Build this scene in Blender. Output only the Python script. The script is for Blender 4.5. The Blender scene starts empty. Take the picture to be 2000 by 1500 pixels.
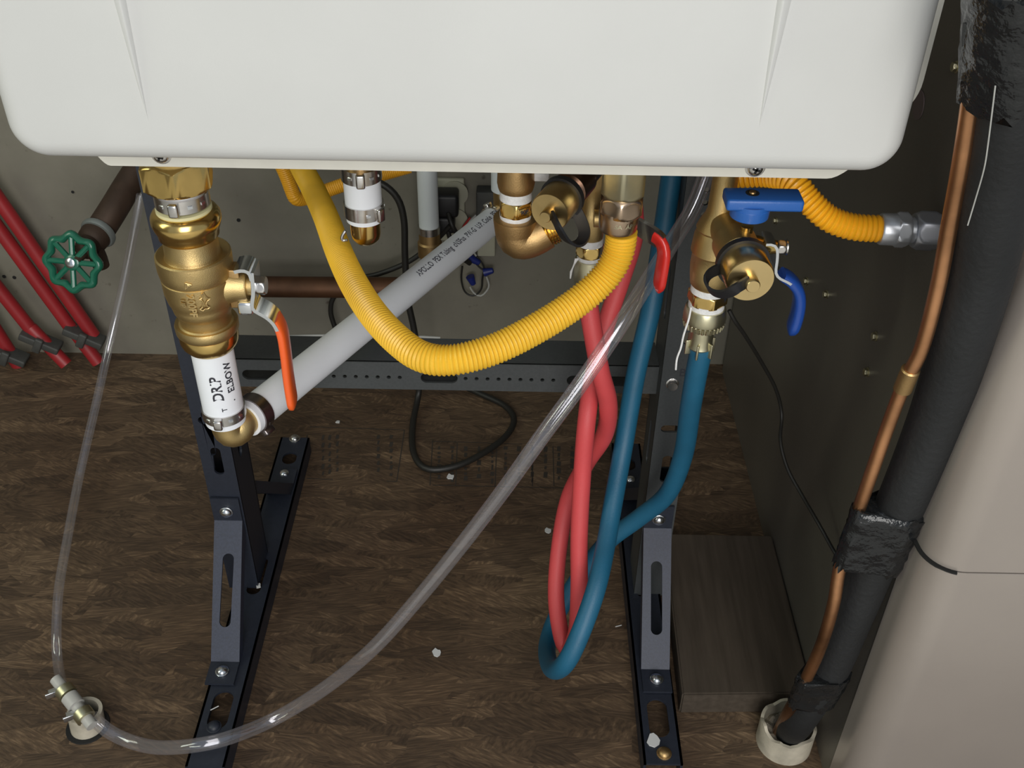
import bpy, bmesh, math, random
from mathutils import Vector, Matrix
random.seed(7)
S = bpy.context.scene
COL = S.collection
PI = math.pi
# ------------------------------------------------------------------ camera, light, exposure
F = 2020.0; PITCH = math.radians(37.3); ROLL = 0.018; CH = 0.81
_r0 = Vector((1, 0, 0)); _u0 = Vector((0, math.sin(PITCH), math.cos(PITCH))); FW = Vector((0, math.cos(PITCH), -math.sin(PITCH)))
RT = _r0 * math.cos(ROLL) + _u0 * math.sin(ROLL); UP = _u0 * math.cos(ROLL) - _r0 * math.sin(ROLL)
CP = Vector((0, 0, CH))
cd = bpy.data.cameras.new('camera'); cam = bpy.data.objects.new('camera', cd); COL.objects.link(cam)
m = Matrix((RT, UP, -FW)).transposed().to_4x4(); m.translation = CP
cam.matrix_world = m; cd.sensor_width = 36; cd.lens = 36 * F / 2000; cd.clip_start = 0.01
S.camera = cam
w = bpy.data.worlds.new('world'); S.world = w; w.use_nodes = True
w.node_tree.nodes['Background'].inputs[0].default_value = (0.80, 0.90, 1.0, 1)
w.node_tree.nodes['Background'].inputs[1].default_value = 0.40
def area(name, loc, target, sx, sy, power, color):
    l = bpy.data.lights.new(name, 'AREA'); l.shape = 'RECTANGLE'; l.size = sx; l.size_y = sy; l.energy = power; l.color = color
    o = bpy.data.objects.new(name, l); COL.objects.link(o); o.location = loc
    o.rotation_euler = (Vector(target) - Vector(loc)).to_track_quat('-Z', 'Y').to_euler(); return o
area('doorway_daylight', (0.12, -1.3, 1.25), (0, .6, .55), 1.0, 1.9, 40, (1.0, .98, .94))
area('side_daylight', (-1.45, .1, 1.2), (-.2, .6, .55), .4, 1.1, 7, (.93, 1.0, .80))
S.view_settings.view_transform = 'Standard'; S.view_settings.look = 'None'
S.view_settings.exposure = -0.12; S.view_settings.gamma = 1; S.view_settings.use_curve_mapping = False

def ray(px, py): return FW + RT * ((px - 1000) / F) - UP * ((py - 750) / F)
def V(px, py, Y): d = ray(px, py); return CP + d * (Y / d.y)
def VZ(px, py, z=0.0): d = ray(px, py); return CP + d * ((z - CH) / d.z)
def VX(px, py, X): d = ray(px, py); return CP + d * (X / d.x)
def depth(p): return (p - CP).dot(FW)

# ------------------------------------------------------------------ materials
def mat(name, col, rough=.5, metal=0, spec=.5, noise=0, nscale=40, bump=0, bscale=200, coat=0, col2=None, bdist=.001):
    m = bpy.data.materials.new(name); m.use_nodes = True; nt = m.node_tree; b = nt.nodes['Principled BSDF']
    b.inputs['Base Color'].default_value = (*col, 1); b.inputs['Roughness'].default_value = rough; b.inputs['Metallic'].default_value = metal
    b.inputs['Specular IOR Level'].default_value = spec; b.inputs['Coat Weight'].default_value = coat
    tc = nt.nodes.new('ShaderNodeTexCoord')
    if noise or col2:
        n = nt.nodes.new('ShaderNodeTexNoise'); n.inputs['Scale'].default_value = nscale; n.inputs['Detail'].default_value = 6
        nt.links.new(tc.outputs['Object'], n.inputs['Vector'])
        r = nt.nodes.new('ShaderNodeValToRGB'); r.color_ramp.elements[0].position = .35; r.color_ramp.elements[1].position = .65
        c2 = col2 or tuple(c * (1 - noise) for c in col)
        r.color_ramp.elements[0].color = (*c2, 1); r.color_ramp.elements[1].color = (*col, 1)
        nt.links.new(n.outputs['Fac'], r.inputs['Fac']); nt.links.new(r.outputs['Color'], b.inputs['Base Color'])
    if bump:
        n2 = nt.nodes.new('ShaderNodeTexNoise'); n2.inputs['Scale'].default_value = bscale; n2.inputs['Detail'].default_value = 4
        nt.links.new(tc.outputs['Object'], n2.inputs['Vector'])
        bp = nt.nodes.new('ShaderNodeBump'); bp.inputs['Strength'].default_value = bump; bp.inputs['Distance'].default_value = bdist
        nt.links.new(n2.outputs['Fac'], bp.inputs['Height']); nt.links.new(bp.outputs['Normal'], b.inputs['Normal'])
    return m
M = {}
M['enamel'] = mat('heater_enamel', (.55, .55, .535), .42, noise=.04, nscale=12, bump=.12, bscale=900, bdist=.0004)
M['lip'] = mat('lip_enamel', (.66, .64, .57), .45, noise=.05, nscale=60)
M['brass'] = mat('polished_brass', (.80, .56, .20), .2, 1, noise=.2, nscale=60)
M['roughbrass'] = mat('cast_brass', (.60, .44, .20), .44, 1, noise=.12, nscale=60, bump=.35, bscale=1500, bdist=.0004)
M['bronze'] = mat('dull_bronze', (.50, .33, .15), .45, 1, noise=.2, nscale=60, bump=.3, bscale=900, bdist=.0004)
M['palebrass'] = mat('pale_zinc_brass', (.62, .58, .40), .35, 1, noise=.15, nscale=90)
M['steel'] = mat('stainless', (.66, .64, .62), .25, 1, noise=.15, nscale=120)
M['chrome'] = mat('chrome', (.75, .78, .82), .2, 1); M['zincnut'] = mat('bright_zinc', (.60, .62, .66), .3, .7)
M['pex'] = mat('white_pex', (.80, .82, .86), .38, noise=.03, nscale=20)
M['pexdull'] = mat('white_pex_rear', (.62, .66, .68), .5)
M['tape'] = mat('white_thread_tape', (.80, .80, .80), .6, noise=.12, nscale=400, bump=.4, bscale=800)
M['cream'] = mat('cream_plastic', (.62, .58, .34), .5)
M['yellow'] = mat('yellow_coating', (.84, .50, .035), .38, noise=.08, nscale=60)
M['orangeyellow'] = mat('amber_coating', (.90, .42, .02), .35)
M['orange'] = mat('orange_grip', (.85, .12, .02), .3, coat=.3)
M['redgrip'] = mat('red_grip', (.55, .02, .015), .3, coat=.3)
M['bluegrip'] = mat('blue_grip', (.012, .06, .30), .3, coat=.3)
M['blueplastic'] = mat('blue_plastic', (.02, .11, .40), .38, bump=.1, bscale=900)
M['redhose'] = mat('red_rubber', (.60, .065, .07), .55, noise=.1, nscale=30, bump=.15, bscale=900)
M['bluehose'] = mat('blue_rubber', (.010, .105, .19), .5, noise=.15, nscale=30, bump=.15, bscale=900)
M['redpex'] = mat('red_pex', (.32, .018, .022), .45, noise=.2, nscale=20)
M['stand'] = mat('stand_powder_coat', (.018, .022, .034), .45, noise=.15, nscale=300, bump=.3, bscale=1500, bdist=.0003)
M['standbrace'] = mat('brace_powder_coat', (.028, .034, .060), .5, noise=.25, nscale=500, bump=.3, bscale=1500, bdist=.0003)
M['standbar'] = mat('bar_powder_coat', (.055, .06, .062), .5, noise=.15, nscale=500, bump=.3, bscale=1500, bdist=.0003)
M['black'] = mat('black_rubber', (.012, .012, .014), .45, noise=.2, nscale=60)
M['blackcable'] = mat('black_cable', (.014, .013, .011), .5)
M['foam'] = mat('black_foam', (.010, .011, .012), .65, noise=.3, nscale=25, bump=.5, bscale=250, bdist=.001)
M['ducttape'] = mat('black_vinyl_tape', (.010, .011, .012), .2, bump=.9, bscale=75, bdist=.004)
M['copper'] = mat('copper', (.82, .42, .21), .36, 1, noise=.72, nscale=13)
M['oldcopper'] = mat('oxidised_copper', (.13, .06, .03), .5, .6, noise=.35, nscale=30)
M['oxbib'] = mat('dark_bronze_pipe', (.06, .035, .022), .6, .4, noise=.3, nscale=60)
M['green'] = mat('green_enamel', (.01, .12, .07), .3, coat=.4)
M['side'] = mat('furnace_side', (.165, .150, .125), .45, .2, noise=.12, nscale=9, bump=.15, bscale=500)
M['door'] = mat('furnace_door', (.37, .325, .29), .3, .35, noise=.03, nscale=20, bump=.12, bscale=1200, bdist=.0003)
M['plate'] = mat('outlet_ivory', (.36, .35, .27), .5)
M['jbox'] = mat('grey_box', (.06, .06, .055), .6, noise=.3, nscale=60)
M['pvc'] = mat('dirty_pvc', (.55, .50, .40), .5, noise=.35, nscale=45, bump=.3, bscale=200)
M['caulk'] = mat('dirty_caulk', (.40, .35, .27), .6, noise=.5, nscale=80, bump=1, bscale=150, bdist=.004)
M['greyplastic'] = mat('grey_plastic', (.42, .41, .38), .4)
M['ink'] = mat('marker_ink', (.03, .03, .04), .6)
M['inkgrey'] = mat('printed_ink', (.07, .07, .09), .6)
M['dark'] = mat('dark_hole', (.006, .006, .006), .8)
M['flake'] = mat('white_flake', (.55, .55, .55), .7)
M['wire'] = mat('white_wire', (.4, .4, .38), .5)
M['wirered'] = mat('red_wire', (.4, .02, .02), .5)
def clear_mat():
    m = bpy.data.materials.new('clear_vinyl'); m.use_nodes = True; nt = m.node_tree; b = nt.nodes['Principled BSDF']
    b.inputs['Base Color'].default_value = (.30, .29, .31, 1); b.inputs['Roughness'].default_value = .07; b.inputs['Specular IOR Level'].default_value = 1.0
    tr = nt.nodes.new('ShaderNodeBsdfTransparent'); tr.inputs[0].default_value = (.92, .91, .90, 1)
    lw = nt.nodes.new('ShaderNodeLayerWeight'); lw.inputs['Blend'].default_value = .35
    mr = nt.nodes.new('ShaderNodeMapRange'); mr.inputs['To Min'].default_value = .05; mr.inputs['To Max'].default_value = .42
    mx = nt.nodes.new('ShaderNodeMixShader'); nt.links.new(lw.outputs['Facing'], mr.inputs[0]); nt.links.new(mr.outputs[0], mx.inputs[0])
    nt.links.new(tr.outputs[0], mx.inputs[1]); nt.links.new(b.outputs[0], mx.inputs[2])
    gl = nt.nodes.new('ShaderNodeBsdfGlossy'); gl.inputs['Color'].default_value = (.11, .11, .12, 1); gl.inputs['Roughness'].default_value = .10
    ad = nt.nodes.new('ShaderNodeAddShader'); nt.links.new(mx.outputs[0], ad.inputs[0]); nt.links.new(gl.outputs[0], ad.inputs[1])
    nt.links.new(ad.outputs[0], nt.nodes['Material Output'].inputs[0]); return m
M['clear'] = clear_mat()
def osb():
    m = bpy.data.materials.new('osb_board'); m.use_nodes = True; nt = m.node_tree; N = nt.nodes; L = nt.links; b = N['Principled BSDF']
    b.inputs['Roughness'].default_value = .65
    tc = N.new('ShaderNodeTexCoord'); prev = None; hprev = None
    for k, ang in enumerate((22, 98, 150, 60)):
        mp = N.new('ShaderNodeMapping'); mp.inputs['Rotation'].default_value = (0, 0, math.radians(ang)); mp.inputs['Scale'].default_value = (1, 3.2, 1); mp.inputs['Location'].default_value = (k * 3.3, k, 0)
        L.new(tc.outputs['Object'], mp.inputs['Vector'])
        vo = N.new('ShaderNodeTexVoronoi'); vo.inputs['Scale'].default_value = 21
        L.new(mp.outputs[0], vo.inputs['Vector'])
        mp2 = N.new('ShaderNodeMapping'); mp2.inputs['Scale'].default_value = (1, 5, 1); L.new(mp.outputs[0], mp2.inputs['Vector'])
        no = N.new('ShaderNodeTexNoise'); no.inputs['Scale'].default_value = 44; no.inputs['Detail'].default_value = 8; no.inputs['Roughness'].default_value = .6; no.inputs['Distortion'].default_value = .25
        L.new(mp2.outputs[0], no.inputs['Vector'])
        mul = N.new('ShaderNodeMath'); mul.operation = 'MULTIPLY_ADD'; mul.inputs[1].default_value = .22
        sep = N.new('ShaderNodeSeparateColor'); L.new(vo.outputs['Color'], sep.inputs[0]); L.new(sep.outputs[0], mul.inputs[0])
        sc = N.new('ShaderNodeMath'); sc.operation = 'MULTIPLY'; sc.inputs[1].default_value = .90; L.new(no.outputs['Fac'], sc.inputs[0]); L.new(sc.outputs[0], mul.inputs[2])
        if prev is None: prev = mul.outputs[0]
        else:
            gt = N.new('ShaderNodeMath'); gt.operation = 'GREATER_THAN'; gt.inputs[1].default_value = (.45, .45, .5, .55)[k]; L.new(sep.outputs[1], gt.inputs[0])
            mx = N.new('ShaderNodeMix'); mx.data_type = 'FLOAT'; L.new(gt.outputs[0], mx.inputs[0]); L.new(prev, mx.inputs[2]); L.new(mul.outputs[0], mx.inputs[3]); prev = mx.outputs[0]
    r = N.new('ShaderNodeValToRGB'); e = r.color_ramp.elements
    e[0].position = .2; e[0].color = (.026, .016, .009, 1); e[1].position = .84; e[1].color = (.26, .185, .115, 1)
    x = e.new(.45); x.color = (.066, .044, .027, 1); x = e.new(.65); x.color = (.125, .085, .052, 1)
    L.new(prev, r.inputs[0])
    n3 = N.new('ShaderNodeTexNoise'); n3.inputs['Scale'].default_value = 5; n3.inputs['Detail'].default_value = 5; L.new(tc.outputs['Object'], n3.inputs['Vector'])
    r3 = N.new('ShaderNodeValToRGB'); r3.color_ramp.elements[0].position = .3; r3.color_ramp.elements[0].color = (.62, .52, .44, 1); r3.color_ramp.elements[1].position = .7; r3.color_ramp.elements[1].color = (1.1, 1.05, 1, 1)
    L.new(n3.outputs['Fac'], r3.inputs[0])
    mm = N.new('ShaderNodeMix'); mm.data_type = 'RGBA'; mm.blend_type = 'MULTIPLY'; mm.inputs[0].default_value = 1
    L.new(r.outputs[0], mm.inputs[6]); L.new(r3.outputs[0], mm.inputs[7]); L.new(mm.outputs[2], b.inputs['Base Color'])
    bp = N.new('ShaderNodeBump'); bp.inputs['Strength'].default_value = .4; bp.inputs['Distance'].default_value = .001
    L.new(prev, bp.inputs['Height']); L.new(bp.outputs[0], b.inputs['Normal']); return m
M['osb'] = osb()
def wood():
    m = mat('weathered_wood', (.07, .052, .038), .6); nt = m.node_tree; N = nt.nodes; L = nt.links; b = N['Principled BSDF']
    tc = N.new('ShaderNodeTexCoord'); mp = N.new('ShaderNodeMapping'); mp.inputs['Scale'].default_value = (22, 1.6, 22); L.new(tc.outputs['Object'], mp.inputs[0])
    no = N.new('ShaderNodeTexNoise'); no.inputs['Scale'].default_value = 7; no.inputs['Detail'].default_value = 8; L.new(mp.outputs[0], no.inputs['Vector'])
    r = N.new('ShaderNodeValToRGB'); r.color_ramp.elements[0].position = .35; r.color_ramp.elements[1].position = .75
    r.color_ramp.elements[0].color = (.05, .038, .027, 1); r.color_ramp.elements[1].color = (.075, .058, .043, 1); L.new(no.outputs['Fac'], r.inputs[0]); L.new(r.outputs[0], b.inputs['Base Color'])
    bp = N.new('ShaderNodeBump'); bp.inputs['Strength'].default_value = .4; bp.inputs['Distance'].default_value = .001; L.new(no.outputs['Fac'], bp.inputs['Height']); L.new(bp.outputs[0], b.inputs['Normal'])
    return m
M['wood'] = wood()
def wallmat():
    m = mat('painted_wall', (.25, .235, .19), .7); nt = m.node_tree; N = nt.nodes; L = nt.links; b = N['Principled BSDF']
    tc = N.new('ShaderNodeTexCoord'); no = N.new('ShaderNodeTexNoise'); no.inputs['Scale'].default_value = 7; no.inputs['Detail'].default_value = 9; no.inputs['Roughness'].default_value = .65; L.new(tc.outputs['Object'], no.inputs['Vector'])
    r = N.new('ShaderNodeValToRGB'); r.color_ramp.elements[0].position = .3; r.color_ramp.elements[1].position = .62
    r.color_ramp.elements[0].color = (.150, .138, .108, 1); r.color_ramp.elements[1].color = (.200, .185, .148, 1); L.new(no.outputs['Fac'], r.inputs[0])
    n2 = N.new('ShaderNodeTexNoise'); n2.inputs['Scale'].default_value = 60; n2.inputs['Detail'].default_value = 3; L.new(tc.outputs['Object'], n2.inputs['Vector'])
    r2 = N.new('ShaderNodeValToRGB'); r2.color_ramp.elements[0].position = .20; r2.color_ramp.elements[1].position = .30
    r2.color_ramp.elements[0].color = (.35, .28, .22, 1); r2.color_ramp.elements[1].color = (1, 1, 1, 1); L.new(n2.outputs['Fac'], r2.inputs[0])
    mm = N.new('ShaderNodeMix'); mm.data_type = 'RGBA'; mm.blend_type = 'MULTIPLY'; mm.inputs[0].default_value = 1
    L.new(r.outputs[0], mm.inputs[6]); L.new(r2.outputs[0], mm.inputs[7]); L.new(mm.outputs[2], b.inputs['Base Color']); return m
M['wall'] = wallmat()

# ------------------------------------------------------------------ objects
BASE = {}
def finish(bm, ang=38):
    bmesh.ops.recalc_face_normals(bm, faces=bm.faces)
    for f in bm.faces: f.smooth = True
    for e in bm.edges:
        if len(e.link_faces) == 2 and e.calc_face_angle(0) > math.radians(ang): e.smooth = False
def thing(name, label, cat, loc, group=None):
    o = bpy.data.objects.new(name, None); COL.objects.link(o); o.location = loc; o.empty_display_size = .02
    o['label'] = label; o['category'] = cat
    if group: o['group'] = group
    BASE[o.name] = Vector(loc); return o
def part(name, bm, m, parent, label=None, kind=None, ang=38):
    off = BASE[parent.name]
    if isinstance(bm, bpy.types.Mesh): me = bm
    else:
        finish(bm, ang); me = bpy.data.meshes.new(name); bm.to_mesh(me); bm.free()
    me.transform(Matrix.Translation(-off)); me.materials.clear(); me.materials.append(m)
    o = bpy.data.objects.new(name, me); COL.objects.link(o); o.parent = parent; BASE[o.name] = off
    if label: o['label'] = label
    if kind: o['kind'] = kind
    return o
def single(name, bm, m, label=None, cat=None, group=None, kind=None, ang=38):
    finish(bm, ang); me = bpy.data.meshes.new(name); bm.to_mesh(me); bm.free()
    zs = [v.co.z for v in me.vertices]; xs = [v.co.x for v in me.vertices]; ys = [v.co.y for v in me.vertices]
    loc = Vector(((min(xs) + max(xs)) / 2, (min(ys) + max(ys)) / 2, min(zs)))
    me.transform(Matrix.Translation(-loc)); me.materials.append(m)
    o = bpy.data.objects.new(name, me); COL.objects.link(o); o.location = loc; BASE[o.name] = loc
    if label: o['label'] = label; o['category'] = cat
    if group: o['group'] = group
    if kind: o['kind'] = kind
    return o
def frame(d, up=None):
    d = Vector(d).normalized(); up = Vector(up) if up is not None else (Vector((0, 0, 1)) if abs(d.z) < .95 else Vector((0, -1, 0)))
    x = up.cross(d)
    if x.length < 1e-6: x = Vector((1, 0, 0)).cross(d)
    x.normalize(); y = d.cross(x).normalized(); return x, y, d
def bm_new(): return bmesh.new()
def rings(bm, rs, cap0=True, cap1=True, closed=True):
    vs = [[bm.verts.new(p) for p in r] for r in rs]; n = len(rs[0])
    for a, b in zip(vs, vs[1:]):
        for i in range(n if closed else n - 1):
            j = (i + 1) % n
            bm.faces.new((a[i], a[j], b[j], b[i]))
    if cap0: bm.faces.new(vs[0])
    if cap1: bm.faces.new(vs[-1])
    return vs
def lathe(bm, o, d, prof, n=40, up=None, cap=True, hexr=None, rot=0, sides=6):
    """prof: (dist along d, radius). hexr: across-flats/2 -> radius is cut by a hexagon"""
    o = Vector(o); x, y, d = frame(d, up); rs = []
    for h, r in prof:
        ring = []
        for i in range(n):
            a = 2 * PI * i / n + (rot if hexr else 0); rr = r
            if hexr:
                t = ((a - rot + 1e-7) % (2 * PI / sides)) - PI / sides
                rr = min(r, hexr / math.cos(t))
            ring.append(o + d * h + (x * math.cos(a) + y * math.sin(a)) * max(rr, 1e-5))
        rs.append(ring)
    rings(bm, rs, cap, cap); return bm
def nut(bm, o, d, L, af, rot=0, up=None, ch=.12, bore=0):
    hr = af / 2; cr = hr / math.cos(PI / 6)
    pr = [(0, hr * .97), (L * ch * .4, hr * 1.01), (L * ch, hr * 1.07), (L * ch * 1.9, cr), (L * (1 - ch * 1.9), cr), (L * (1 - ch), hr * 1.07), (L * (1 - ch * .4), hr * 1.01), (L, hr * .97)]
    return lathe(bm, o, d, pr, 60, up, True, hr, rot)
def catmull(P, step):
    P = [Vector(p) for p in P]; Q = [P[0] * 2 - P[1]] + P + [P[-1] * 2 - P[-2]]; out = []
    for i in range(1, len(Q) - 2):
        p0, p1, p2, p3 = Q[i - 1:i + 3]; n = max(2, int((p2 - p1).length / .002))
        for k in range(n):
            t = k / n
            out.append(.5 * ((2 * p1) + (p2 - p0) * t + (2 * p0 - 5 * p1 + 4 * p2 - p3) * t * t + (3 * p1 - p0 - 3 * p2 + p3) * t ** 3))
    out.append(P[-1])
    # smooth & resample at even step
    for _ in range(2):
        out = [out[0]] + [(out[i - 1] + out[i] * 2 + out[i + 1]) / 4 for i in range(1, len(out) - 1)] + [out[-1]]
    L = [0]
    for a, b in zip(out, out[1:]): L.append(L[-1] + (b - a).length)
    n = max(2, int(L[-1] / step)); res = []; j = 0
    for k in range(n + 1):
        s = L[-1] * k / n
        while j < len(L) - 2 and L[j + 1] < s: j += 1
        t = (s - L[j]) / max(1e-9, L[j + 1] - L[j]); res.append(out[j].lerp(out[j + 1], t))
    return res, L[-1]
def sweep(bm, pts, prof, cap=True, up=None, scale=None):
    """prof: list of 2d pts; parallel transport"""
    x = None; rs = []
    for i, p in enumerate(pts):
        d = (pts[min(i + 1, len(pts) - 1)] - pts[max(i - 1, 0)]).normalized()
        if x is None: x, y, _ = frame(d, up)
        else:
            x = (x - d * x.dot(d)).normalized(); y = d.cross(x)
        s = scale(i) if scale else 1
        rs.append([p + x * (a * s) + y * (b * s) for a, b in prof])
    rings(bm, rs, cap, cap); return bm
def circ(r, n=20): return [(r * math.cos(2 * PI * i / n), r * math.sin(2 * PI * i / n)) for i in range(n)]
def tube(P, r, n=20, step=.006, r2=None, smooth=True, bm=None, cap=True):
    bm = bm or bm_new(); pts, L = catmull(P, step) if smooth else ([Vector(p) for p in P], 0)
    N_ = len(pts) - 1
    return sweep(bm, pts, circ(1, n), cap, scale=lambda i: r + ((r2 if r2 is not None else r) - r) * i / N_)
def corrugated(P, r, pitch=.0027, amp=.0009, n=24):
    bm = bm_new(); pts, L = catmull(P, pitch / 5)
    return sweep(bm, pts, circ(1, n), True, scale=lambda i: r - amp * (.0 + [0, .15, .55, 1, .55][i % 5]))
def box(bm, c, s, rot=None, bev=0):
    r = bmesh.ops.create_cube(bm, size=1); vs = r['verts']
    mt = Matrix.Translation(Vector(c)) @ (rot.to_4x4() if rot else Matrix()) @ Matrix.Diagonal((*s, 1))
    bmesh.ops.transform(bm, matrix=mt, verts=vs)
    if bev:
        es = list({e for v in vs for e in v.link_edges}); bmesh.ops.bevel(bm, geom=es, offset=bev, segments=3, affect='EDGES', profile=.5)
    return bm
def curve_mesh(o):
    COL.objects.link(o); dg = bpy.context.evaluated_depsgraph_get(); dg.update()
    me = bpy.data.meshes.new_from_object(o.evaluated_get(dg)); bpy.data.objects.remove(o); return me
def rect(x0, y0, x1, y1): return [(x0, y0), (x1, y0), (x1, y1), (x0, y1)]
def slot(cx, cy, lx, ly, n=8):
    r = min(lx, ly) / 2; out = []
    for i in range(4 * n):
        a = 2 * PI * (i + .5) / (4 * n); ca, sa = math.cos(a), math.sin(a)
        out.append((cx + (lx / 2 - r) * (1 if ca > 0 else -1) + r * ca, cy + (ly / 2 - r) * (1 if sa > 0 else -1) + r * sa))
    return out
def plate(outline, holes, t, origin, ex, ey):
    """real holes through a sheet; ex, ey = world axes of sheet coords"""
    cu = bpy.data.curves.new('c', 'CURVE'); cu.dimensions = '2D'; cu.fill_mode = 'BOTH'; cu.extrude = t / 2
    for pl in [outline] + holes:
        sp = cu.splines.new('POLY'); sp.points.add(len(pl) - 1)
        for q, (a, b) in zip(sp.points, pl): q.co = (a, b, 0, 1)
        sp.use_cyclic_u = True
    me = curve_mesh(bpy.data.objects.new('c', cu))
    ex = Vector(ex).normalized(); ey = Vector(ey).normalized(); ez = ex.cross(ey)
    mt = Matrix((ex, ey, ez)).transposed().to_4x4(); mt.translation = Vector(origin); me.transform(mt)
    bm = bm_new(); bm.from_mesh(me); bpy.data.meshes.remove(me); bmesh.ops.remove_doubles(bm, verts=bm.verts, dist=1e-6); return bm
def merge(bm, other):
    me = bpy.data.meshes.new('t'); other.to_mesh(me); other.free(); bm.from_mesh(me); bpy.data.meshes.remove(me); return bm
def text_mesh(s, size, ext=0.0, bold=0, align='LEFT', spacing=1.0):
    cu = bpy.data.curves.new('t', 'FONT'); cu.body = s; cu.size = size; cu.extrude = ext; cu.offset = bold; cu.align_x = align; cu.space_character = spacing; cu.resolution_u = 3
    return curve_mesh(bpy.data.objects.new('t', cu))
def text_on_cyl(s, size, o, axis, face, r, a0=0, bold=0, ext=0.0, align='LEFT', rotate=False, spacing=1.0):
    """baseline runs along axis from o, letters' up wraps round the cylinder; rotate: baseline runs round instead"""
    me = text_mesh(s, size, ext, bold, align, spacing); d = Vector(axis).normalized(); f = Vector(face); f = (f - d * f.dot(d)).normalized(); sd = d.cross(f)
    for v in me.vertices:
        u, w_ = v.co.x, v.co.y
        if rotate: u, w_ = v.co.y, -v.co.x
        a = a0 + w_ / r
        # letters' up is d x f turned so that text reads left to right facing outwards
        v.co = Vector(o) + d * u + (f * math.cos(a) - sd * math.sin(a)) * (r + v.co.z)
    bm = bm_new(); bm.from_mesh(me); bpy.data.meshes.remove(me); return bm
def bolt_bm(o, nrm, r=.005, hex_=False):
    bm = bm_new()
    lathe(bm, o, nrm, [(0, r * 1.18), (.0008, r * 1.18), (.0010, r * 1.12)], 24)
    if hex_: nut(bm, Vector(o) + Vector(nrm).normalized() * .001, nrm, r * .8, r * 1.7)
    else: lathe(bm, Vector(o) + Vector(nrm).normalized() * .001, nrm, [(0, r), (r * .25, r * .95), (r * .5, r * .75), (r * .65, r * .4), (r * .7, r * .1)], 24)
    return bm

# ------------------------------------------------------------------ the setting
WY = 1.115                                   # back wall
FX = VZ(1484, 1044, 0).x + .004              # furnace side plane
bm = bm_new(); box(bm, (0, 1.09, -.01), (3.2, 1.62, .02))
floor = single('floor', bm, M['osb'], kind='structure')
M['bounceslab'] = mat('pale_bounce_slab', (.58, .56, .52), .7, noise=.12, nscale=8, bump=.2, bscale=300)
bm = bm_new(); box(bm, (0, -.66, -.011), (3.2, 1.86, .02)); single('added_bounce_floor', bm, M['bounceslab'], kind='structure')  # added pale slab out of view, something bright for the brass to reflect
bm = bm_new(); box(bm, (0, WY + .01, .9), (3.2, .02, 1.8)); wall = single('wall_back', bm, M['wall'], kind='structure')
bm = bm_new(); box(bm, (-1.61, .1, .9), (.02, 2.0, 1.8)); single('wall_left', bm, M['wall'], kind='structure')
# nail holes and scars in the wall
for px, py, s in ((466, 430, 4), (8, 540, 4), (28, 542, 4), (3, 556, 5), (142, 375, 3)):
    c = V(px, py, WY - .0006); bm = bm_new(); lathe(bm, c, (0, -1, 0), [(0, s * .0006), (.0004, s * .0006)], 12); part('nail_hole', bm, M['dark'], wall)
# stamped panel grade print on the floor
bm = bm_new()
def floorline(bm, a, b, w_=.0012):
    a = VZ(*a); b = VZ(*b); d = (b - a); L = d.length; x, y, z = frame(d)
    s = Vector((-d.y, d.x, 0)).normalized() * w_ / 2; vs = [bm.verts.new(p + Vector((0, 0, .0003))) for p in (a - s, b - s, b + s, a + s)]; bm.faces.new(vs)
for q in (((845, 860), (840, 948)), ((845, 948), (1180, 955)), ((970, 870), (967, 950)), ((893, 865), (890, 948)), ((845, 862), (1020, 868)), ((1040, 870), (1040, 950)), ((600, 850), (590, 935)), ((600, 935), (650, 937)), ((790, 840), (775, 940)), ((755, 940), (775, 941)), ((605, 834), (790, 840)), ((1080, 872), (1082, 950))): floorline(bm, *q)
for k in range(11):
    x0 = 858 + k * 26; 
    if abs(x0 - 970) < 8: continue
    y = 872
    while y < 938:
        l = random.uniform(4, 11); floorline(bm, (x0, y), (x0 - 1, y + l), random.uniform(.002, .005)); y += l + random.uniform(2, 6)
for x0 in (632, 645, 660, 740, 765): 
    y = 850
    while y < 925:
        l = random.uniform(4, 10); floorline(bm, (x0, y), (x0 - 2, y + l), random.uniform(.002, .004)); y += l + random.uniform(3, 8)
M['stamp'] = mat('faded_stamp', (.035, .028, .022), .7)
part('stamp_print', bm, M['stamp'], floor, 'faded black grade stamp')

# ------------------------------------------------------------------ furnace at right
furn = thing('furnace', 'tall furnace cabinet with dark side panel and light taupe front doors', 'furnace', (FX + .25, .78, 0))
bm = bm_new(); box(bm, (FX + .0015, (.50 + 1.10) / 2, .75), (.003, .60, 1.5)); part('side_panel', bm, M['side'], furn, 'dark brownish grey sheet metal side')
bm = bm_new(); box(bm, (FX + .25, .80, .75), (.494, .59, 1.49)); part('cabinet_core', bm, M['dark'], furn)
def door_prof(g=0):
    x0 = FX - .001; y0 = .505; R = .024; pts = [(x0, y0), (x0 + .0006, y0 - .006)]
    cx, cy = x0 + R + .001, y0 - .012 - 0
    for k in range(13):
        a = PI + (PI / 2) * k / 12; pts.append((cx + (R) * math.cos(a), cy + R * math.sin(a)))
    pts += [(x0 + .5, cy - R), (x0 + .5, y0)]
    return pts
SPLIT = V(1900, 1112, .472).z
def extr(bm, pts, z0, z1): rings(bm, [[Vector((x, y, z0)) for x, y in pts], [Vector((x, y, z1)) for x, y in pts]]); return bm
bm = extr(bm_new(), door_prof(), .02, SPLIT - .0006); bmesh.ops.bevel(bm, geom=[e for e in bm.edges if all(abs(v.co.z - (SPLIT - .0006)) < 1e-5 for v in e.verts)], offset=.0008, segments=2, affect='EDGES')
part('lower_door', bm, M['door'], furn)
bm = extr(bm_new(), door_prof(), SPLIT + .0006, 1.5); part('upper_door', bm, M['door'], furn)
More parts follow.
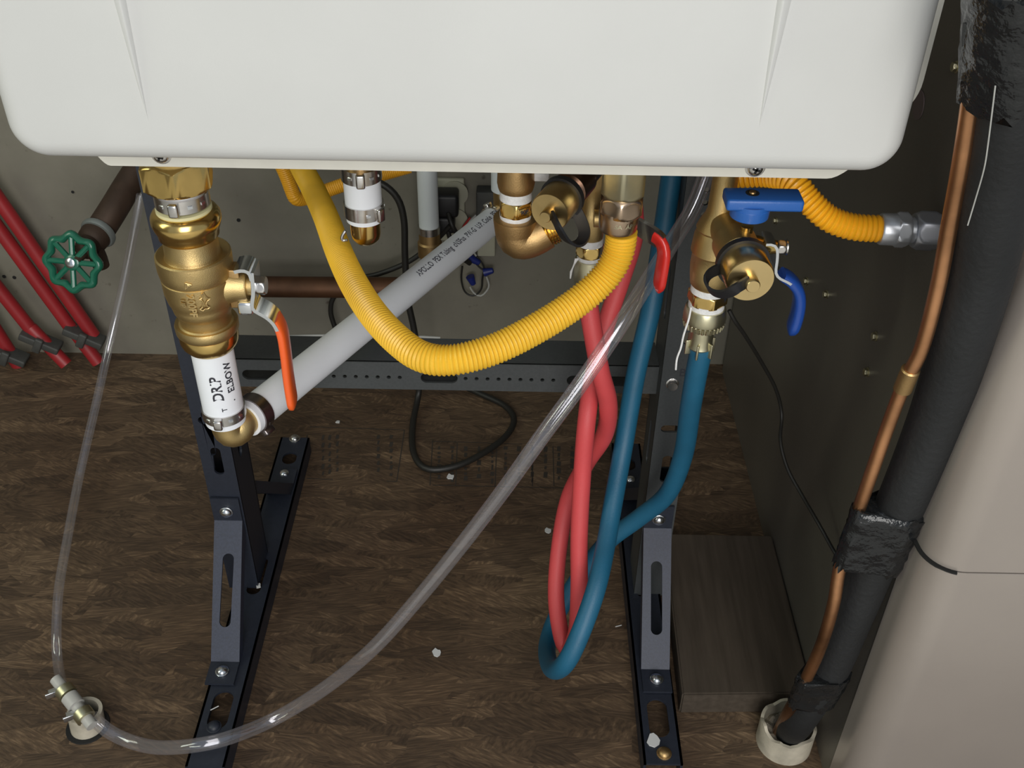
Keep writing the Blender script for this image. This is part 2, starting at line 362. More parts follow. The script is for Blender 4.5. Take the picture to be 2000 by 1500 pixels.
# finger notch at the rounded corner between the doors
bm = bm_new(); pp = [Vector((x - .0006 if i < 8 else x, y - .0006, SPLIT)) for i, (x, y) in enumerate(door_prof()[1:13])]
sweep(bm, pp, [(-.0022, -.0006), (.0022, -.0006), (.0022, .0006), (-.0022, .0006)], up=(0, 0, 1)); 
part('notch', bm, M['dark'], furn, 'dark curved notch where the doors meet')
def sidept(px, py): return VX(px, py, FX)
for px, py in ((1870, 131), (1517, 431), (1577, 549), (1616, 575), (1712, 657), (1696, 727)):
    part('screw', bolt_bm(sidept(px, py), (-1, 0, 0), .0033, True), M['palebrass'], furn)
bm = bm_new(); c = sidept(1795, 205); lathe(bm, c - Vector((.0002, 0, 0)), (-1, 0, 0), [(0, .010), (.0004, .010)], 20); part('knockout', bm, mat('knockout_plum', (.16, .12, .12), .5), furn)

# ------------------------------------------------------------------ water heater
HY = .50
hl = V(40, 250, HY + .02).x; hr_ = V(1754, 250, HY + .02).x; hz = V(900, 314, HY + .012).z
hx = (hl + hr_) / 2; HT = 1.10
heater = thing('tankless_water_heater', 'large pale grey wall-hung tankless water heater with rounded corners on the black stand', 'water heater', (hx, .6, hz))
def roundrect(x0, x1, z0, z1, R, n=12, ins=0):
    pts = []
    for cx, cz, a0 in ((x1 - R, z0 + R, -PI / 2), (x1 - R, z1 - R, 0), (x0 + R, z1 - R, PI / 2), (x0 + R, z0 + R, PI)):
        for k in range(n + 1):
            a = a0 + PI / 2 * k / n; pts.append((cx + (R - ins) * math.cos(a), cz + (R - ins) * math.sin(a)))
    return pts
bm = bm_new(); rs = []; E = .012
for k in range(9):                                        # rolled front edge
    a = PI / 2 * k / 8; ins = E * (1 - math.sin(a)); y = HY + E * (1 - math.cos(a))
    rs.append([Vector((x, y, z)) for x, z in roundrect(hl, hr_, hz, HT, .0195, 12, ins)])
rs.append([Vector((x, HY + .032, z)) for x, z in roundrect(hl, hr_, hz, HT, .0195, 12, 0)])
rings(bm, rs); part('front_cover', bm, M['enamel'], heater, ang=60)
# chassis behind, showing as a thin lip at the right and below
bm = bm_new(); rings(bm, [[Vector((x, y, z)) for x, z in roundrect(hl + .006, hr_ + .0125, hz + .014, HT, .026)] for y in (HY + .034, .69)]); part('case', bm, M['lip'], heater, ang=60)
lz = V(900, 336, HY + .036).z; lz0 = hz - .004
lipL = V(155, 303, HY + .036).x; lipL2 = V(215, 318, HY + .036).x; lipR2 = V(1615, 345, HY + .036).x; lipR = V(1722, 325, HY + .036).x
es = [k / 10 for k in range(11)]; sm = lambda t: .5 - .5 * math.cos(PI * t)
ol = [(lipL, hz + .01)] + [(lipL + (lipL2 - lipL) * t, hz + (lz - hz) * sm(t)) for t in es] + [(lipR2 + (lipR - lipR2) * t, lz + (hz - lz) * sm(t)) for t in es] + [(lipR, hz + .01)]
bm = bm_new(); rings(bm, [[Vector((x, y, z)) for x, z in ol] for y in (HY + .036, HY + .06)]); part('bottom_lip', bm, M['lip'], heater, 'cream flange under the cover')
for px, py in ((315, 301), (1475, 326)):
    c = V(px, py, HY + .036); scr = part('screw', bolt_bm(c, (0, -1, 0), .0048), M['steel'], heater)
    bm = bm_new(); 
    for r_ in (0, PI / 2): box(bm, c + Vector((0, -.0042, 0)), (.0045, .001, .0012), Matrix.Rotation(r_ + .3, 3, 'Y'))
    part('cross_recess', bm, M['dark'], scr)
# tapering ribs pressed in the cover
def rib(p0, p1, w0):
    bm = bm_new(); a = V(*p0, HY); b = V(*p1, HY); a = a + (a - b) * 1.6; n = 20; sgn = 1 if p1[0] > p0[0] else -1
    top = []; 
    for k in range(n + 1):
        t = k / n; p = a.lerp(b, t); w_ = w0 * (1 - t) ** .8 + .0001; h = .0062 * (1 - t) ** .7
        top.append([p + Vector((-w_ * sgn, .0004, 0)), p + Vector((-w_ * .25 * sgn, -h, 0)), p + Vector((w_ * .05 * sgn, -h * .9, 0)), p + Vector((w_ * .35 * sgn, .0004, 0))])
    rings(bm, top); part('pressed_rib', bm, M['enamel'], heater, ang=80)
rib((240, 0), (290, 236), .0100); rib((1525, 0), (1482, 250), .0115)

# ------------------------------------------------------------------ stand
UY = .695; UW = .029
xL = V(357, 735, UY).x; xR = V(1292, 735, UY).x
stand = thing('heater_stand', 'black steel stand with slotted uprights and splayed floor feet under the heater', 'stand', ((xL + xR + UW) / 2, .71, 0))
T = .0022
for side, x0 in ((0, xL), (1, xR)):
    holes = []
    for py in (370, 395, 418, 445): 
        z = V(1385, py, UY).z; holes.append(slot(UW * .55, z, .0045, .0045, 3))
    for py in (836,): holes.append(slot(UW * .45, V(1300, py, UY).z, .016, .008))
    holes.append(slot(UW * .5, V(1300, 915, UY).z, .009, .032))
    if side == 1: holes.append(slot(UW * .62, V(1345, 660, UY).z, .009, .013))
    else: holes.append(slot(UW * .4, .22, .006, .05))
    bm = plate(rect(0, .02, UW, 1.0), holes, T, (x0, UY, 0), (1, 0, 0), (0, 0, 1))
    inner = x0 + (UW - T / 2 if side == 0 else T / 2)
    hs = [slot(.022, z, .01, .05) for z in (.2, .36, .52)]
    merge(bm, plate(rect(0, .02, .046, 1.0), hs, T, (inner, UY, 0), (0, 1, 0), (0, 0, 1)))
    merge(bm, plate(rect(0, .02, .046, 1.0), [], T, (x0 + (T / 2 if side == 0 else UW - T / 2), UY, 0), (0, 1, 0), (0, 0, 1)))
    merge(bm, plate(rect(0, .02, .010, 1.0), [], T, (x0 + (UW - .010 if side == 0 else 0), UY + .046, 0), (1, 0, 0), (0, 0, 1)))
    up = part('upright', bm, M['stand'] if side == 0 else M['standbar'], stand)
    if side == 1:
        me = text_mesh('B', .011); 
        for v in me.vertices: v.co = V(1325, 733, UY) + Vector((v.co.x, -T / 2 - .0003, v.co.y))
        b2 = bm_new(); b2.from_mesh(me); part('letter_mark', b2, M['ink'], up, 'black letter B')
        part('bolt', bolt_bm(V(1313, 749, UY - .001), (0, -1, 0), .0048, True), M['steel'], up)
# crossbar
CY = .712; cz1 = V(900, 709, CY).z; cz0 = V(900, 761, CY).z; x0 = xL + UW; x1 = xR
hs = []
def cbx(px): return V(px, 738, CY).x - x0
for a, b in ((475, 590), (822, 894), (1107, 1235)): hs.append(slot((cbx(a) + cbx(b)) / 2, (cz1 - cz0) * .45, cbx(b) - cbx(a), .0105))
px = 610
while px < 1100:
    if not (800 < px < 905): hs.append(slot(cbx(px), (cz1 - cz0) * .45, .0036, .0036, 3))
    px += 21.4
bm = plate(rect(0, 0, x1 - x0, cz1 - cz0), hs, T, (x0, CY, cz0), (1, 0, 0), (0, 0, 1))
merge(bm, box(bm_new(), ((x0 + x1) / 2, CY + .018, cz1 - T / 2), (x1 - x0, .036, T)))
merge(bm, box(bm_new(), ((x0 + x1) / 2, CY + .018, cz0 + T / 2), (x1 - x0, .036, T)))
part('crossbar', bm, M['standbar'], stand, 'perforated grey black cross rail')
# feet
FT = .022
for side, (px0, ex) in enumerate(((413, 0), (1291, 0))):
    cx = VZ(px0, 1450, FT).x; Wf = .0335
    y0 = VZ(px0, 1492 if side else 1498, FT).y; y1 = VZ(1220, 866, FT).y; L = y1 - y0
    def fy(py): return VZ(1290, py, FT).y - y0
    hs = [slot(Wf / 2, (fy(1365) + fy(1440)) / 2, .018, fy(1365) - fy(1440)), slot(Wf / 2, (fy(898) + fy(918)) / 2, .016, .02), slot(Wf / 2, L * .5, .014, .05)]
    bm = plate(rect(0, 0, Wf, L), hs, T, (cx - Wf / 2, y0, FT - T / 2), (1, 0, 0), (0, 1, 0))
    for sx in (-1, 1): merge(bm, box(bm_new(), (cx + sx * (Wf / 2 - T / 2), (y0 + y1) / 2, FT / 2), (T, L, FT)))
    ft = part('foot', bm, M['stand'], stand)
    part('bolt', bolt_bm(VZ(px0 + 6 if side else 418, 1472 if side else 1420, FT), (0, 0, 1), .0055, False), M['bronze'] if side else M['stand'], ft)
    part('bolt', bolt_bm((cx, y0 + fy(864 + 6), FT), (0, 0, 1), .0055), M['steel'] if not side else M['stand'], ft)
    part('bolt', bolt_bm((cx, y0 + fy(942), FT + .002), (0, 0, 1), .0055), M['chrome'], ft)
    # gusset where upright meets the foot
    ucx = (xL if side == 0 else xR) + UW / 2
    for sgn in (-1, 1):                       # front (lit) and rear brace
        bw = .0262; bx = VZ(433 if side == 0 else 1281, 1318, FT + .003).x if sgn < 0 else cx
        ya = UY - .0035 if sgn < 0 else UY + .050; za = V(1283, 1030, UY - .003).z
        yb = VZ(1281, 1307, FT + .003).y if sgn < 0 else ya + .095; zb = FT + .003
        topx = V(450 if side == 0 else 1284, 1030, UY - .003).x if sgn < 0 else ucx
        A = Vector((topx, ya, za)); B = Vector((bx, yb, zb)); d = (A - B); Ls = d.length
        ex_ = Vector((1, 0, 0)); ey_ = (d - ex_ * d.dot(ex_)).normalized(); sh = d.dot(ex_)
        ol = [(-bw / 2, 0), (bw / 2, 0), (bw / 2 + sh, Ls), (-bw / 2 + sh, Ls)]
        bm = plate(ol, [slot(sh * .52, Ls * .50, .0105, Ls * .52)], T, B, ex_, ey_)
        nrm = ex_.cross(ey_).normalized(); 
        if nrm.dot(Vector((0, sgn, .6))) < 0: nrm = -nrm
        for sx in (-1, 1):                    # turned flanges
            q = [B + ex_ * sx * bw / 2, A + ex_ * sx * bw / 2, A + ex_ * sx * bw / 2 - nrm * .011, B + ex_ * sx * bw / 2 - nrm * .011]
            o_ = ex_ * (-sx * T); b3 = bm_new(); rings(b3, [q, [p + o_ for p in q]]); merge(bm, b3)
        br = part('brace', bm, M['standbrace'] if sgn < 0 else M['stand'], stand, 'slate blue slotted brace' if sgn < 0 else None)
        b4 = plate(rect(-bw / 2, 0, bw / 2, .029), [], T, A + Vector((0, 0, -.001)), (1, 0, 0), (0, 0, 1))
        b5 = (plate(rect(-bw / 2, 0, bw / 2, .026), [], T, B + Vector((0, .001 * -sgn, -.0005)), (-sgn * -1, 0, 0), (0, sgn, 0)))
        part('end_tab', b4, M['stand'], br); part('end_tab', b5, M['stand'], br)
        if sgn < 0:
            part('bolt', bolt_bm(A + Vector((0, -.0015, .012)), (0, -1, 0), .0052), M['chrome'], br)
            part('bolt', bolt_bm(B + Vector((0, -.012, .001)), (0, 0, 1), .0052), M['chrome'], br)

# ------------------------------------------------------------------ helpers for vertical fittings
def vrow(Y, rows):
    """rows of (px, py, width px) read on the front rim -> (z, r) on the axis; returns also axis x"""
    out = []; xs = []
    for px, py, w_ in rows:
        p = V(px, py, Y); r = w_ / 2 * depth(p) / F
        q = V(px, py, Y - r); r = w_ / 2 * depth(V(px, py, Y)) / F
        out.append((q.z, r)); xs.append(q.x)
    return out, sum(xs) / len(xs)
def vlathe(bm, X, Y, prof, n=48):
    return lathe(bm, (X, Y, 0), (0, 0, 1), prof, n)
def vz(px, py, Y, r=0): return V(px, py, Y - r).z
def clamp(label, o, d, r, w_, ear, group='stainless pinch clamps', mat_=None):
    """band round a pipe with a pinched ear; ear = outward direction"""
    o = Vector(o); d = Vector(d).normalized(); t = thing('pinch_clamp', label, 'clamp', o, group)
    bm = bm_new(); lathe(bm, o - d * w_ / 2, d, [(0, r), (0, r + .0011), (w_, r + .0011), (w_, r)], 40); part('band', bm, mat_ or M['steel'], t)
    e = Vector(ear); e = (e - d * e.dot(d)).normalized(); s = d.cross(e)
    bm = bm_new(); c = o + e * (r + .0028); R = Matrix((s, e, d)).transposed()
    box(bm, c, (.0062, .0052, w_ * 1.05), R, .0014); 
    part('ear', bm, mat_ or M['steel'], t)
    bm = bm_new()
    for k in (-1, 1, 2):
        a = k * .55; dd = e * math.cos(a) + s * math.sin(a); box(bm, o + dd * (r + .0012), (.003, .0009, .0018), Matrix((d.cross(dd), dd, d)).transposed())
    part('tooth', bm, M['dark'] if False else (mat_ or M['chrome']), t, kind=None)
    return t

# ------------------------------------------------------------------ left outlet: union, push-fit ball valve, drip elbow
LY = .575
rows = [(321, 328, 84), (343, 392, 98), (410, 740, 80)]
_, LX = vrow(LY, [(348, 410, 100), (372, 560, 100), (404, 700, 80), (410, 740, 80), (420, 820, 80)])
ztop = lz + .006
un = thing('union_fitting', 'brass hexagon union at the top left, above the orange-handled valve', 'pipe fitting', (LX, LY, vz(343, 396, LY, .02)))
zb = vz(343, 396, LY, .022); zt = vz(322, 336, LY, .022)
bm = bm_new(); nut(bm, (LX, LY, zb), (0, 0, 1), zt - zb, .0395, rot=.709, ch=.07); part('hex_nut', bm, M['brass'], un)
bm = bm_new(); lathe(bm, (LX, LY, zt - .001), (0, 0, 1), [(0, .0145), (.004, .0148), (.010, .0148), (ztop - zt + .012, .0148)]); part('washer', bm, M['tape'], un, 'white washer')
bm = bm_new(); lathe(bm, (LX, LY, zb - .010), (0, 0, 1), [(0, .0140), (.011, .0140)]); part('pipe_stub', bm, M['pex'], un)
clamp('stainless pinch clamp directly under the top left brass hexagon', (LX, LY, vz(347, 408, LY, .016)), (0, 0, 1), .0157, .0085, (.0, -1, 0))
valve = thing('ball_valve', 'large cast brass push-fit ball valve with orange lever on the left', 'valve', (LX, LY, vz(404, 700, LY, .02)))
def vpart(name, rows, mt, parent, Y, X, label=None, n=56):
    pr, _ = vrow(Y, rows); return part(name, vlathe(bm_new(), X, Y, pr, n), mt, parent, label)
vpart('collar', [(350, 424, 96), (350, 428, 107), (350, 436, 107)], M['cream'], valve, LY, LX, 'cream release ring')
vpart('collar', [(352, 434, 108), (353, 442, 124), (355, 452, 133), (357, 462, 134), (359, 472, 126), (360, 476, 118), (361, 486, 116), (361, 488, 108)], M['brass'], valve, LY, LX, 'shiny brass upper collar')
vpart('body', [(361, 486, 104), (367, 522, 106), (367.5, 526, 110), (368, 528, 138), (369, 532, 144), (371, 540, 145), (372, 556, 143), (373, 569, 138), (373, 571, 134), (374, 573, 137), (377, 600, 134), (379, 614, 126), (380, 618, 118), (381, 621, 118), (383, 631, 112), (383.5, 634, 104), (384, 636, 101), (389, 652, 98), (389.5, 656, 104), (390, 659, 118), (391, 664, 121), (393, 675, 119), (393, 677, 110)], M['roughbrass'], valve, LY, LX, 'sand-cast brass body')
vpart('collar', [(394, 677, 112), (395, 680, 113), (397, 692, 112), (398, 698, 106), (399, 702, 90)], M['brass'], valve, LY, LX, 'shiny brass lower collar')
# stem and handle on the right side of the valve
ST = V(440, 556, LY); ST = Vector((LX + .019, LY, ST.z))
bm = bm_new(); lathe(bm, ST, (1, 0, 0), [(0, .0125), (.006, .0108), (.0125, .0106), (.0135, .0100)], 40)
lathe(bm, ST + Vector((.0135, 0, 0)), (1, 0, 0), [(0, .0068), (.003, .0068), (.0035, .0056), (.010, .0056)], 30)
part('stem_boss', bm, M['roughbrass'], valve)
bm = bm_new(); box(bm, ST + Vector((.0055, 0, 0)), (.009, .012, .029), None, .001); part('stop_block', bm, M['bronze'], valve)
def handle(valve, S0, path, grip_from, grip_mat, gl, w_=.017, plate_w=.017, thick=.0024, gthick=.0062, nutx=.0):
    """lever: bracket plate at the stem then a coated grip; path in world"""
    bm = bm_new(); pts, L = catmull(path, .003); k = int(len(pts) * grip_from)
    pr = [(-plate_w / 2, -thick / 2), (plate_w / 2, -thick / 2), (plate_w / 2, thick / 2), (-plate_w / 2, thick / 2)]
    sweep(bm, pts[:k + 3], pr, up=(1, 0, 0.001)); h = part('lever', bm, M['chrome'], valve)
    bm = bm_new(); n = 20; gp = [(w_ / 2 * math.copysign(abs(math.cos(2 * PI * i / n)) ** .55, math.cos(2 * PI * i / n)), gthick / 2 * math.copysign(abs(math.sin(2 * PI * i / n)) ** .75, math.sin(2 * PI * i / n))) for i in range(n)]
    g = pts[k:]; ng = len(g)
    sweep(bm, g, gp, up=(1, 0, 0.001), scale=lambda i: min(1, .86 + .14 * i / 3, .35 + .65 * math.sqrt(max(0, (ng - 1 - i)) / 2.2)) if i >= ng - 4 else min(1, .9 + i * .03)); part('grip', bm, grip_mat, h, gl)
    return h
hp = [V(497, 520, LY), V(500, 560, LY), V(497, 590, LY), V(513, 600, LY), V(535, 615, LY), V(550, 642, LY), V(557, 680, LY), V(564, 740, LY), V(573, 797, LY)]
h = handle(valve, ST, hp, .375, M['orange'], 'bright orange vinyl grip')
bm = bm_new(); q0 = V(484, 517, LY); 
pts, _ = catmull([V(463, 518, LY), V(478, 514, LY), V(492, 518, LY), V(497, 535, LY)], .002)
sweep(bm, pts, [(-.009, -.0012), (.009, -.0012), (.009, .0012), (-.009, .0012)], up=(0, 0.001, 1)); 
q = V(484, 590, LY); box(bm, q, (.010, .018, .010), None, .002)
part('bracket', bm, M['chrome'], h)
bm = bm_new(); nut(bm, Vector((V(497, 552, LY).x + .0012, LY, ST.z)), (1, 0, 0), .0062, .0115, rot=.3); part('nut', bm, M['steel'], h)
# raised marks on the body: flow arrow, rating and fish emblem, 'UP'
rb = .0255
def mark(s, size, px, py, r, label, rot=True):
    p = V(px, py, LY - r); ang = math.atan2(p.x - LX, r)
    b = text_on_cyl(s, size, (LX, LY, p.z), (0, 0, -1), (0, -1, 0), r, a0=ang, ext=.0004, bold=.0002); return b
bz = V(372, 560, LY - .0255).z
bodyr = lambda z: None
b = mark('200PF', .0066, 364, 577, .0236, ''); 
merge(b, mark('UP', .0046, 350, 586, .0236, ''))
part('raised_lettering', b, M['roughbrass'], valve, 'raised 200PF and UP')
# arrow triangle & shark-like outline as raised wire
def oncyl(px, py, r=.0256):
    p = V(px, py, LY - r); a = max(-1, min(1, (p.x - LX) / r)); return Vector((LX + r * a, LY - r * math.sqrt(1 - a * a), p.z))
bm = bm_new()
for loop in ([(362, 553), (362, 565), (374, 557), (362, 553)], [(365, 556), (365, 561), (370, 558), (365, 556)]):
    for a, b_ in zip(loop, loop[1:]): tube([oncyl(*a, .0242), oncyl(*b_, .0242)], .0006, 8, smooth=False, bm=bm)
part('flow_arrow', bm, M['roughbrass'], valve)
bm = bm_new(); fish = [(395, 574), (400, 583), (404, 588), (408, 589), (403, 592), (401, 597), (403, 602), (408, 605), (404, 607), (399, 606), (396, 609), (390, 606), (395, 602), (396, 594), (393, 588), (389, 587), (394, 584), (393, 576)]
for a, b_ in zip(fish, fish[1:]): tube([oncyl(*a, .0234), oncyl(*b_, .0234)], .0006, 8, smooth=False, bm=bm)
part('emblem', bm, M['roughbrass'], valve, 'raised fish emblem outline')
# drip leg
pz0 = vz(421, 843, LY, .014); pz1 = vz(399, 700, LY, .014)
pexv = thing('pex_pipe', 'short upright white pex pipe with handwritten black marker under the orange-handled valve', 'pipe', (LX, LY, pz0))
bm = bm_new(); lathe(bm, (LX, LY, pz0), (0, 0, 1), [(0, .0108), (0, .0143), (pz1 - pz0, .0143)], 48); tp = part('tube', bm, M['pex'], pexv)
def pen(s, size, px, py, gap=.0001, sp=1.0):
    r = .0143; p = V(px, py, LY - r); a = math.asin(max(-.95, min(.95, (p.x - LX) / r)))
    return text_on_cyl(s, size, (LX, LY, p.z), (0, 0, 1), (0, -1, 0), r + .0002, a0=-a, bold=gap, spacing=sp)
b = pen('DRIP', .0105, 437, 786, gap=.00022, sp=.95); merge(b, pen('ELBOW', .0074, 453, 775, gap=.0002, sp=1.02)); merge(b, pen('T', .005, 443, 806)); merge(b, pen('.', .008, 455, 793))
part('handwriting', b, M['ink'], tp, 'handwritten DRIP ELBOW')
clamp('stainless pinch clamp at the lower end of the handwritten white pipe', (LX, LY, vz(418, 824, LY, .014)), (0, 0, 1), .0143, .0080, (.0, -1, 0))
# brass elbow
P0 = V(490, 812, .592); P1 = V(966, 428, .955); DD = (P1 - P0).normalized()
ez = vz(428, 858, LY, .012)
el = thing('brass_elbow', 'small brass elbow at the foot of the handwritten white pipe', 'pipe fitting', (LX, LY, ez - .012))
bm = bm_new(); E0 = Vector((LX, LY, pz0 + .004)); C0 = P0 - DD * .018
C1 = Vector((LX, LY, (P0 - DD * ((P0.x - LX) / DD.x)).z)); C1.z = min(C1.z, ez)
tube([E0, (LX, LY, pz0 - .006), (LX + .0015, LY, pz0 - .0125), (LX + .007, LY + .004, pz0 - .0135), P0 - DD * .012, P0 + DD * .004], .0112, 28, .002, bm=bm); part('body', bm, M['roughbrass'], el)
dp = thing('pex_pipe', 'long slanting white pex pipe with printed lettering running back to the wall side', 'pipe', P0)
bm = bm_new(); lathe(bm, P0 - DD * .006, DD, [(0, .0105), (0, .0136), ((P1 - P0).length + .006, .0136)], 40); tp = part('tube', bm, M['pex'], dp)
# print along the tube; letters stand upright for a reader at the front
fr = (CP - (P0 + P1) / 2).normalized()
s_along = lambda px, py: max(0, (V(px, py, .8) - P0).dot(DD))
def along(px):                                # distance along the axis of the point that projects at px
    lo, hi = 0, (P1 - P0).length
    for _ in range(30):
        mid = (lo + hi) / 2; q = P0 + DD * mid - CP; x = 1000 + F * q.dot(RT) / q.dot(FW)
        if x < px: lo = mid
        else: hi = mid
    return lo
s0 = along(806); s1 = along(972)
b = text_on_cyl('APOLLO  PEX Tubing  cNSFus  PW-G  U.P. Code  PEX-a', .0085, P0 + DD * s0, DD, fr, .0138, a0=0.15, bold=.00012)
mx = max((v.co - P0).dot(DD) for v in b.verts)
for v in b.verts:
    q = v.co - P0; s = q.dot(DD); v.co += DD * ((s0 + (s - s0) * (s1 - s0) / (mx - s0)) - s)
part('print', b, M['inkgrey'], tp, 'black printed lettering')
clamp('dark steel pinch clamp at the lower end of the slanting white pipe', P0 + DD * .004, DD, .0138, .0095, Vector((.5, -.6, -.75)), mat_=mat('dark_steel', (.28, .25, .25), .3, 1))
clamp('pinch clamp at the upper far end of the slanting white pipe', P1 - DD * .003, DD, .0138, .009, Vector((-.5, -.2, .8)), mat_=M['steel'])
re = thing('brass_elbow', 'brass elbow half hidden behind the bronze fitting at the far end of the slanting pipe', 'pipe fitting', P1)
bm = tube([P1 - DD * .002, P1 + DD * .014, P1 + DD * .022 + Vector((0, 0, .006)), P1 + DD * .022 + Vector((0, 0, .028))], .0115, 24, .002); part('body', bm, M['roughbrass'], re)
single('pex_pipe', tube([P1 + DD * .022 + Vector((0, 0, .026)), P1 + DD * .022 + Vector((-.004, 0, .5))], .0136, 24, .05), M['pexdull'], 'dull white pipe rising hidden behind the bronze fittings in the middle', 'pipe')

# ------------------------------------------------------------------ capped pex stub
SY = .66
_, SX = vrow(SY, [(702, 380, 70), (709, 440, 70)])
z1 = lz + .02; z0 = vz(710, 443, SY, .012)
sp = thing('pex_stub', 'short white pex stub with two clamps hanging beside the yellow hose', 'pipe', (SX, SY, z0))
bm = bm_new(); lathe(bm, (SX, SY, z0), (0, 0, 1), [(0, .0095), (0, .0131), (vz(699, 345, SY) - z0, .0131)], 40); part('tube', bm, M['pex'], sp)
bm = bm_new(); lathe(bm, (SX, SY, vz(699, 345, SY) - .002), (0, 0, 1), [(0, .0105), (z1 - vz(699, 345, SY), .0105)], 40); part('nipple', bm, M['bronze'], sp)
bm = bm_new(); zc = vz(712, 487, SY, .008); lathe(bm, (SX, SY, zc), (0, 0, 1), [(0, .001), (.0007, .004), (.0025, .0075), (.006, .0102), (.010, .0108), (z0 - zc + .003, .0108)], 40); part('plug', bm, M['brass'], sp, 'domed brass end plug')
clamp('upper stainless clamp on the short white stub below the heater', (SX, SY, vz(700, 352, SY, .014)), (0, 0, 1), .0132, .0100, (.1, -1, 0))
clamp('lower stainless clamp on the short white stub above its brass plug', (SX, SY, vz(708, 424, SY, .014)), (0, 0, 1), .0132, .0100, (.75, -.6, 0))
bm = bm_new(); c = Vector((SX, SY, vz(676, 455, SY, .0))); tube([c + Vector((-.014, -.004, .004)), c + Vector((-.017, -.005, 0)), c + Vector((-.017, -.005, -.004)), c + Vector((-.013, -.005, -.003))], .0012, 8, .001, bm=bm); part('clip', bm, M['steel'], sp)

# ------------------------------------------------------------------ rear white pipe with brass fitting
RY = 1.06
bx = V(838, 440, RY)
rp = thing('pex_pipe', 'upright white pex pipe in front of the ivory outlet on the wall', 'pipe', (bx.x, RY, V(840, 458, RY).z))
zb = V(841, 452, RY).z
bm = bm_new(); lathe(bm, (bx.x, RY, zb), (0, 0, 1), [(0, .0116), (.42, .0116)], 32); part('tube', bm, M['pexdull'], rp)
bm = bm_new(); z2 = V(842, 505, RY).z; lathe(bm, (bx.x, RY, z2), (0, 0, 1), [(0, .0105), (.004, .0112), (.005, .0142), (.022, .0142), (.024, .0125), (zb - z2 + .004, .0122)], 32); part('coupling', bm, M['bronze'], rp, 'tarnished brass coupling')
bm = bm_new(); lathe(bm, (bx.x, RY, z2 - .012), (0, 0, 1), [(0, .009), (.013, .0095)], 20); part('stub', bm, M['oldcopper'], rp)
bm = bm_new(); lathe(bm, (bx.x, RY, z2 - .002), (0, 0, 1), [(0, .0108), (.006, .0112)], 20); part('thread_tape', bm, M['tape'], rp)
clamp('dull clamp where the upright white pipe meets brass beside the outlet', (bx.x, RY, V(841, 455, RY - .01).z), (0, 0, 1), .0118, .009, (.3, 1, 0))

# ------------------------------------------------------------------ bronze tee and street elbow
TY = .62
_, TX = vrow(TY, [(1004, 360, 70), (1008, 430, 64), (1008, 460, 60)])
te = thing('bronze_fitting', 'bronze tee with white-taped hexagon nipple and street elbow in the middle', 'pipe fitting', (TX, TY, vz(1010, 497, TY)))
vpart('tee', [(1004, 335, 72), (1005, 372, 74), (1006, 381, 70), (1006, 385, 66)], M['bronze'], te, TY, TX)
vpart('thread_tape', [(1006, 384, 62), (1007, 402, 63)], M['tape'], te, TY, TX)
z0 = vz(1008, 433, TY, .011); z1 = vz(1008, 401, TY, .011); bm = bm_new(); nut(bm, (TX, TY, z0), (0, 0, 1), z1 - z0, .0206, rot=.576, ch=.08); hn = part('hex_nipple', bm, M['brass'], te)
zc = (z0 + z1) / 2; bm = bm_new(); FP = Vector((TX + .0099 * math.sin(.576), TY - .0099 * math.cos(.576), zc)); box(bm, FP, (.0098, .002, .0058), Matrix.Rotation(.576, 3, 'Z'), .0005); pz = part('flat', bm, M['brass'], hn)
me = text_mesh('90F', .0042, 0, .0001, 'CENTER'); Rr = Matrix.Rotation(.576, 3, 'Z')
for v in me.vertices: v.co = FP + Rr @ Vector((v.co.x, -.00115, v.co.y - .0014))
b = bm_new(); b.from_mesh(me); part('stamped_mark', b, M['ink'], hn)
vpart('thread_tape', [(1008, 430, 62), (1009, 444, 60)], M['tape'], te, TY, TX)
bm = bm_new(); cz = vz(1010, 440, TY, .012)
lathe(bm, (TX, TY, cz - .013), (0, 0, 1), [(0, .0135), (.010, .0148), (.0125, .0148), (.0130, .0115)], 40)
tube([(TX, TY, cz - .006), (TX, TY, cz - .012), (TX + .003, TY, cz - .0175), (TX + .011, TY + .002, cz - .0165), (TX + .020, TY + .004, cz - .0115)], .0138, 32, .002, bm=bm)
part('street_elbow', bm, M['bronze'], te)
dx = Vector((.9, .15, .40)).normalized(); bm = bm_new()
lathe(bm, Vector((TX + .019, TY + .003, cz - .0125)), dx, [(x_ * .001, .0122 if x_ % 2 else .0113) for x_ in range(0, 10)], 32); part('thread', bm, M['brass'], te)
bm = bm_new(); c = Vector((TX - .012, TY + .03, lz + .002)); box(bm, V(1055, 343, .62), (.012, .006, .006), None, .001); part('tag', bm, M['tape'], te)

# ------------------------------------------------------------------ capped drain branch with strap
def cap_branch(root, base, face, r, capmat, bodymat, rimlabel):
    """branch body from base to face, knurled cap with central knob; returns dirs"""
    base = Vector(base); face = Vector(face); d = (face - base).normalized(); L = (face - base).length
    bm = bm_new(); lathe(bm, base, d, [(0, r * .80), (L * .35, r * .80), (L * .37, r * .95), (L * .62, r * .95), (L * .64, r * .8)], 40); part('branch', bm, bodymat, root)
    cl = .019
    bm = bm_new(); o = face - d * cl
    n = 96; lathe(bm, o, d, [(0, r * .99), (.0012, r), (cl - .0012, r), (cl, r * .955), (cl, r * .5), (cl + .0002, r * .1)], n)
    k = part('cap', bm, capmat, root, rimlabel)
    bm = bm_new(); lathe(bm, face, d, [(0, r * .30), (.0062, r * .30), (.0070, r * .26)], 32); part('knob', bm, capmat, k)
    bm = bm_new(); lathe(bm, o - d * .004, d, [(0, r * 1.0), (0, r * 1.13), (.0045, r * 1.13), (.0045, r * 1.0)], 40); part('ring', bm, M['black'], root, 'black strap ring')
    return d
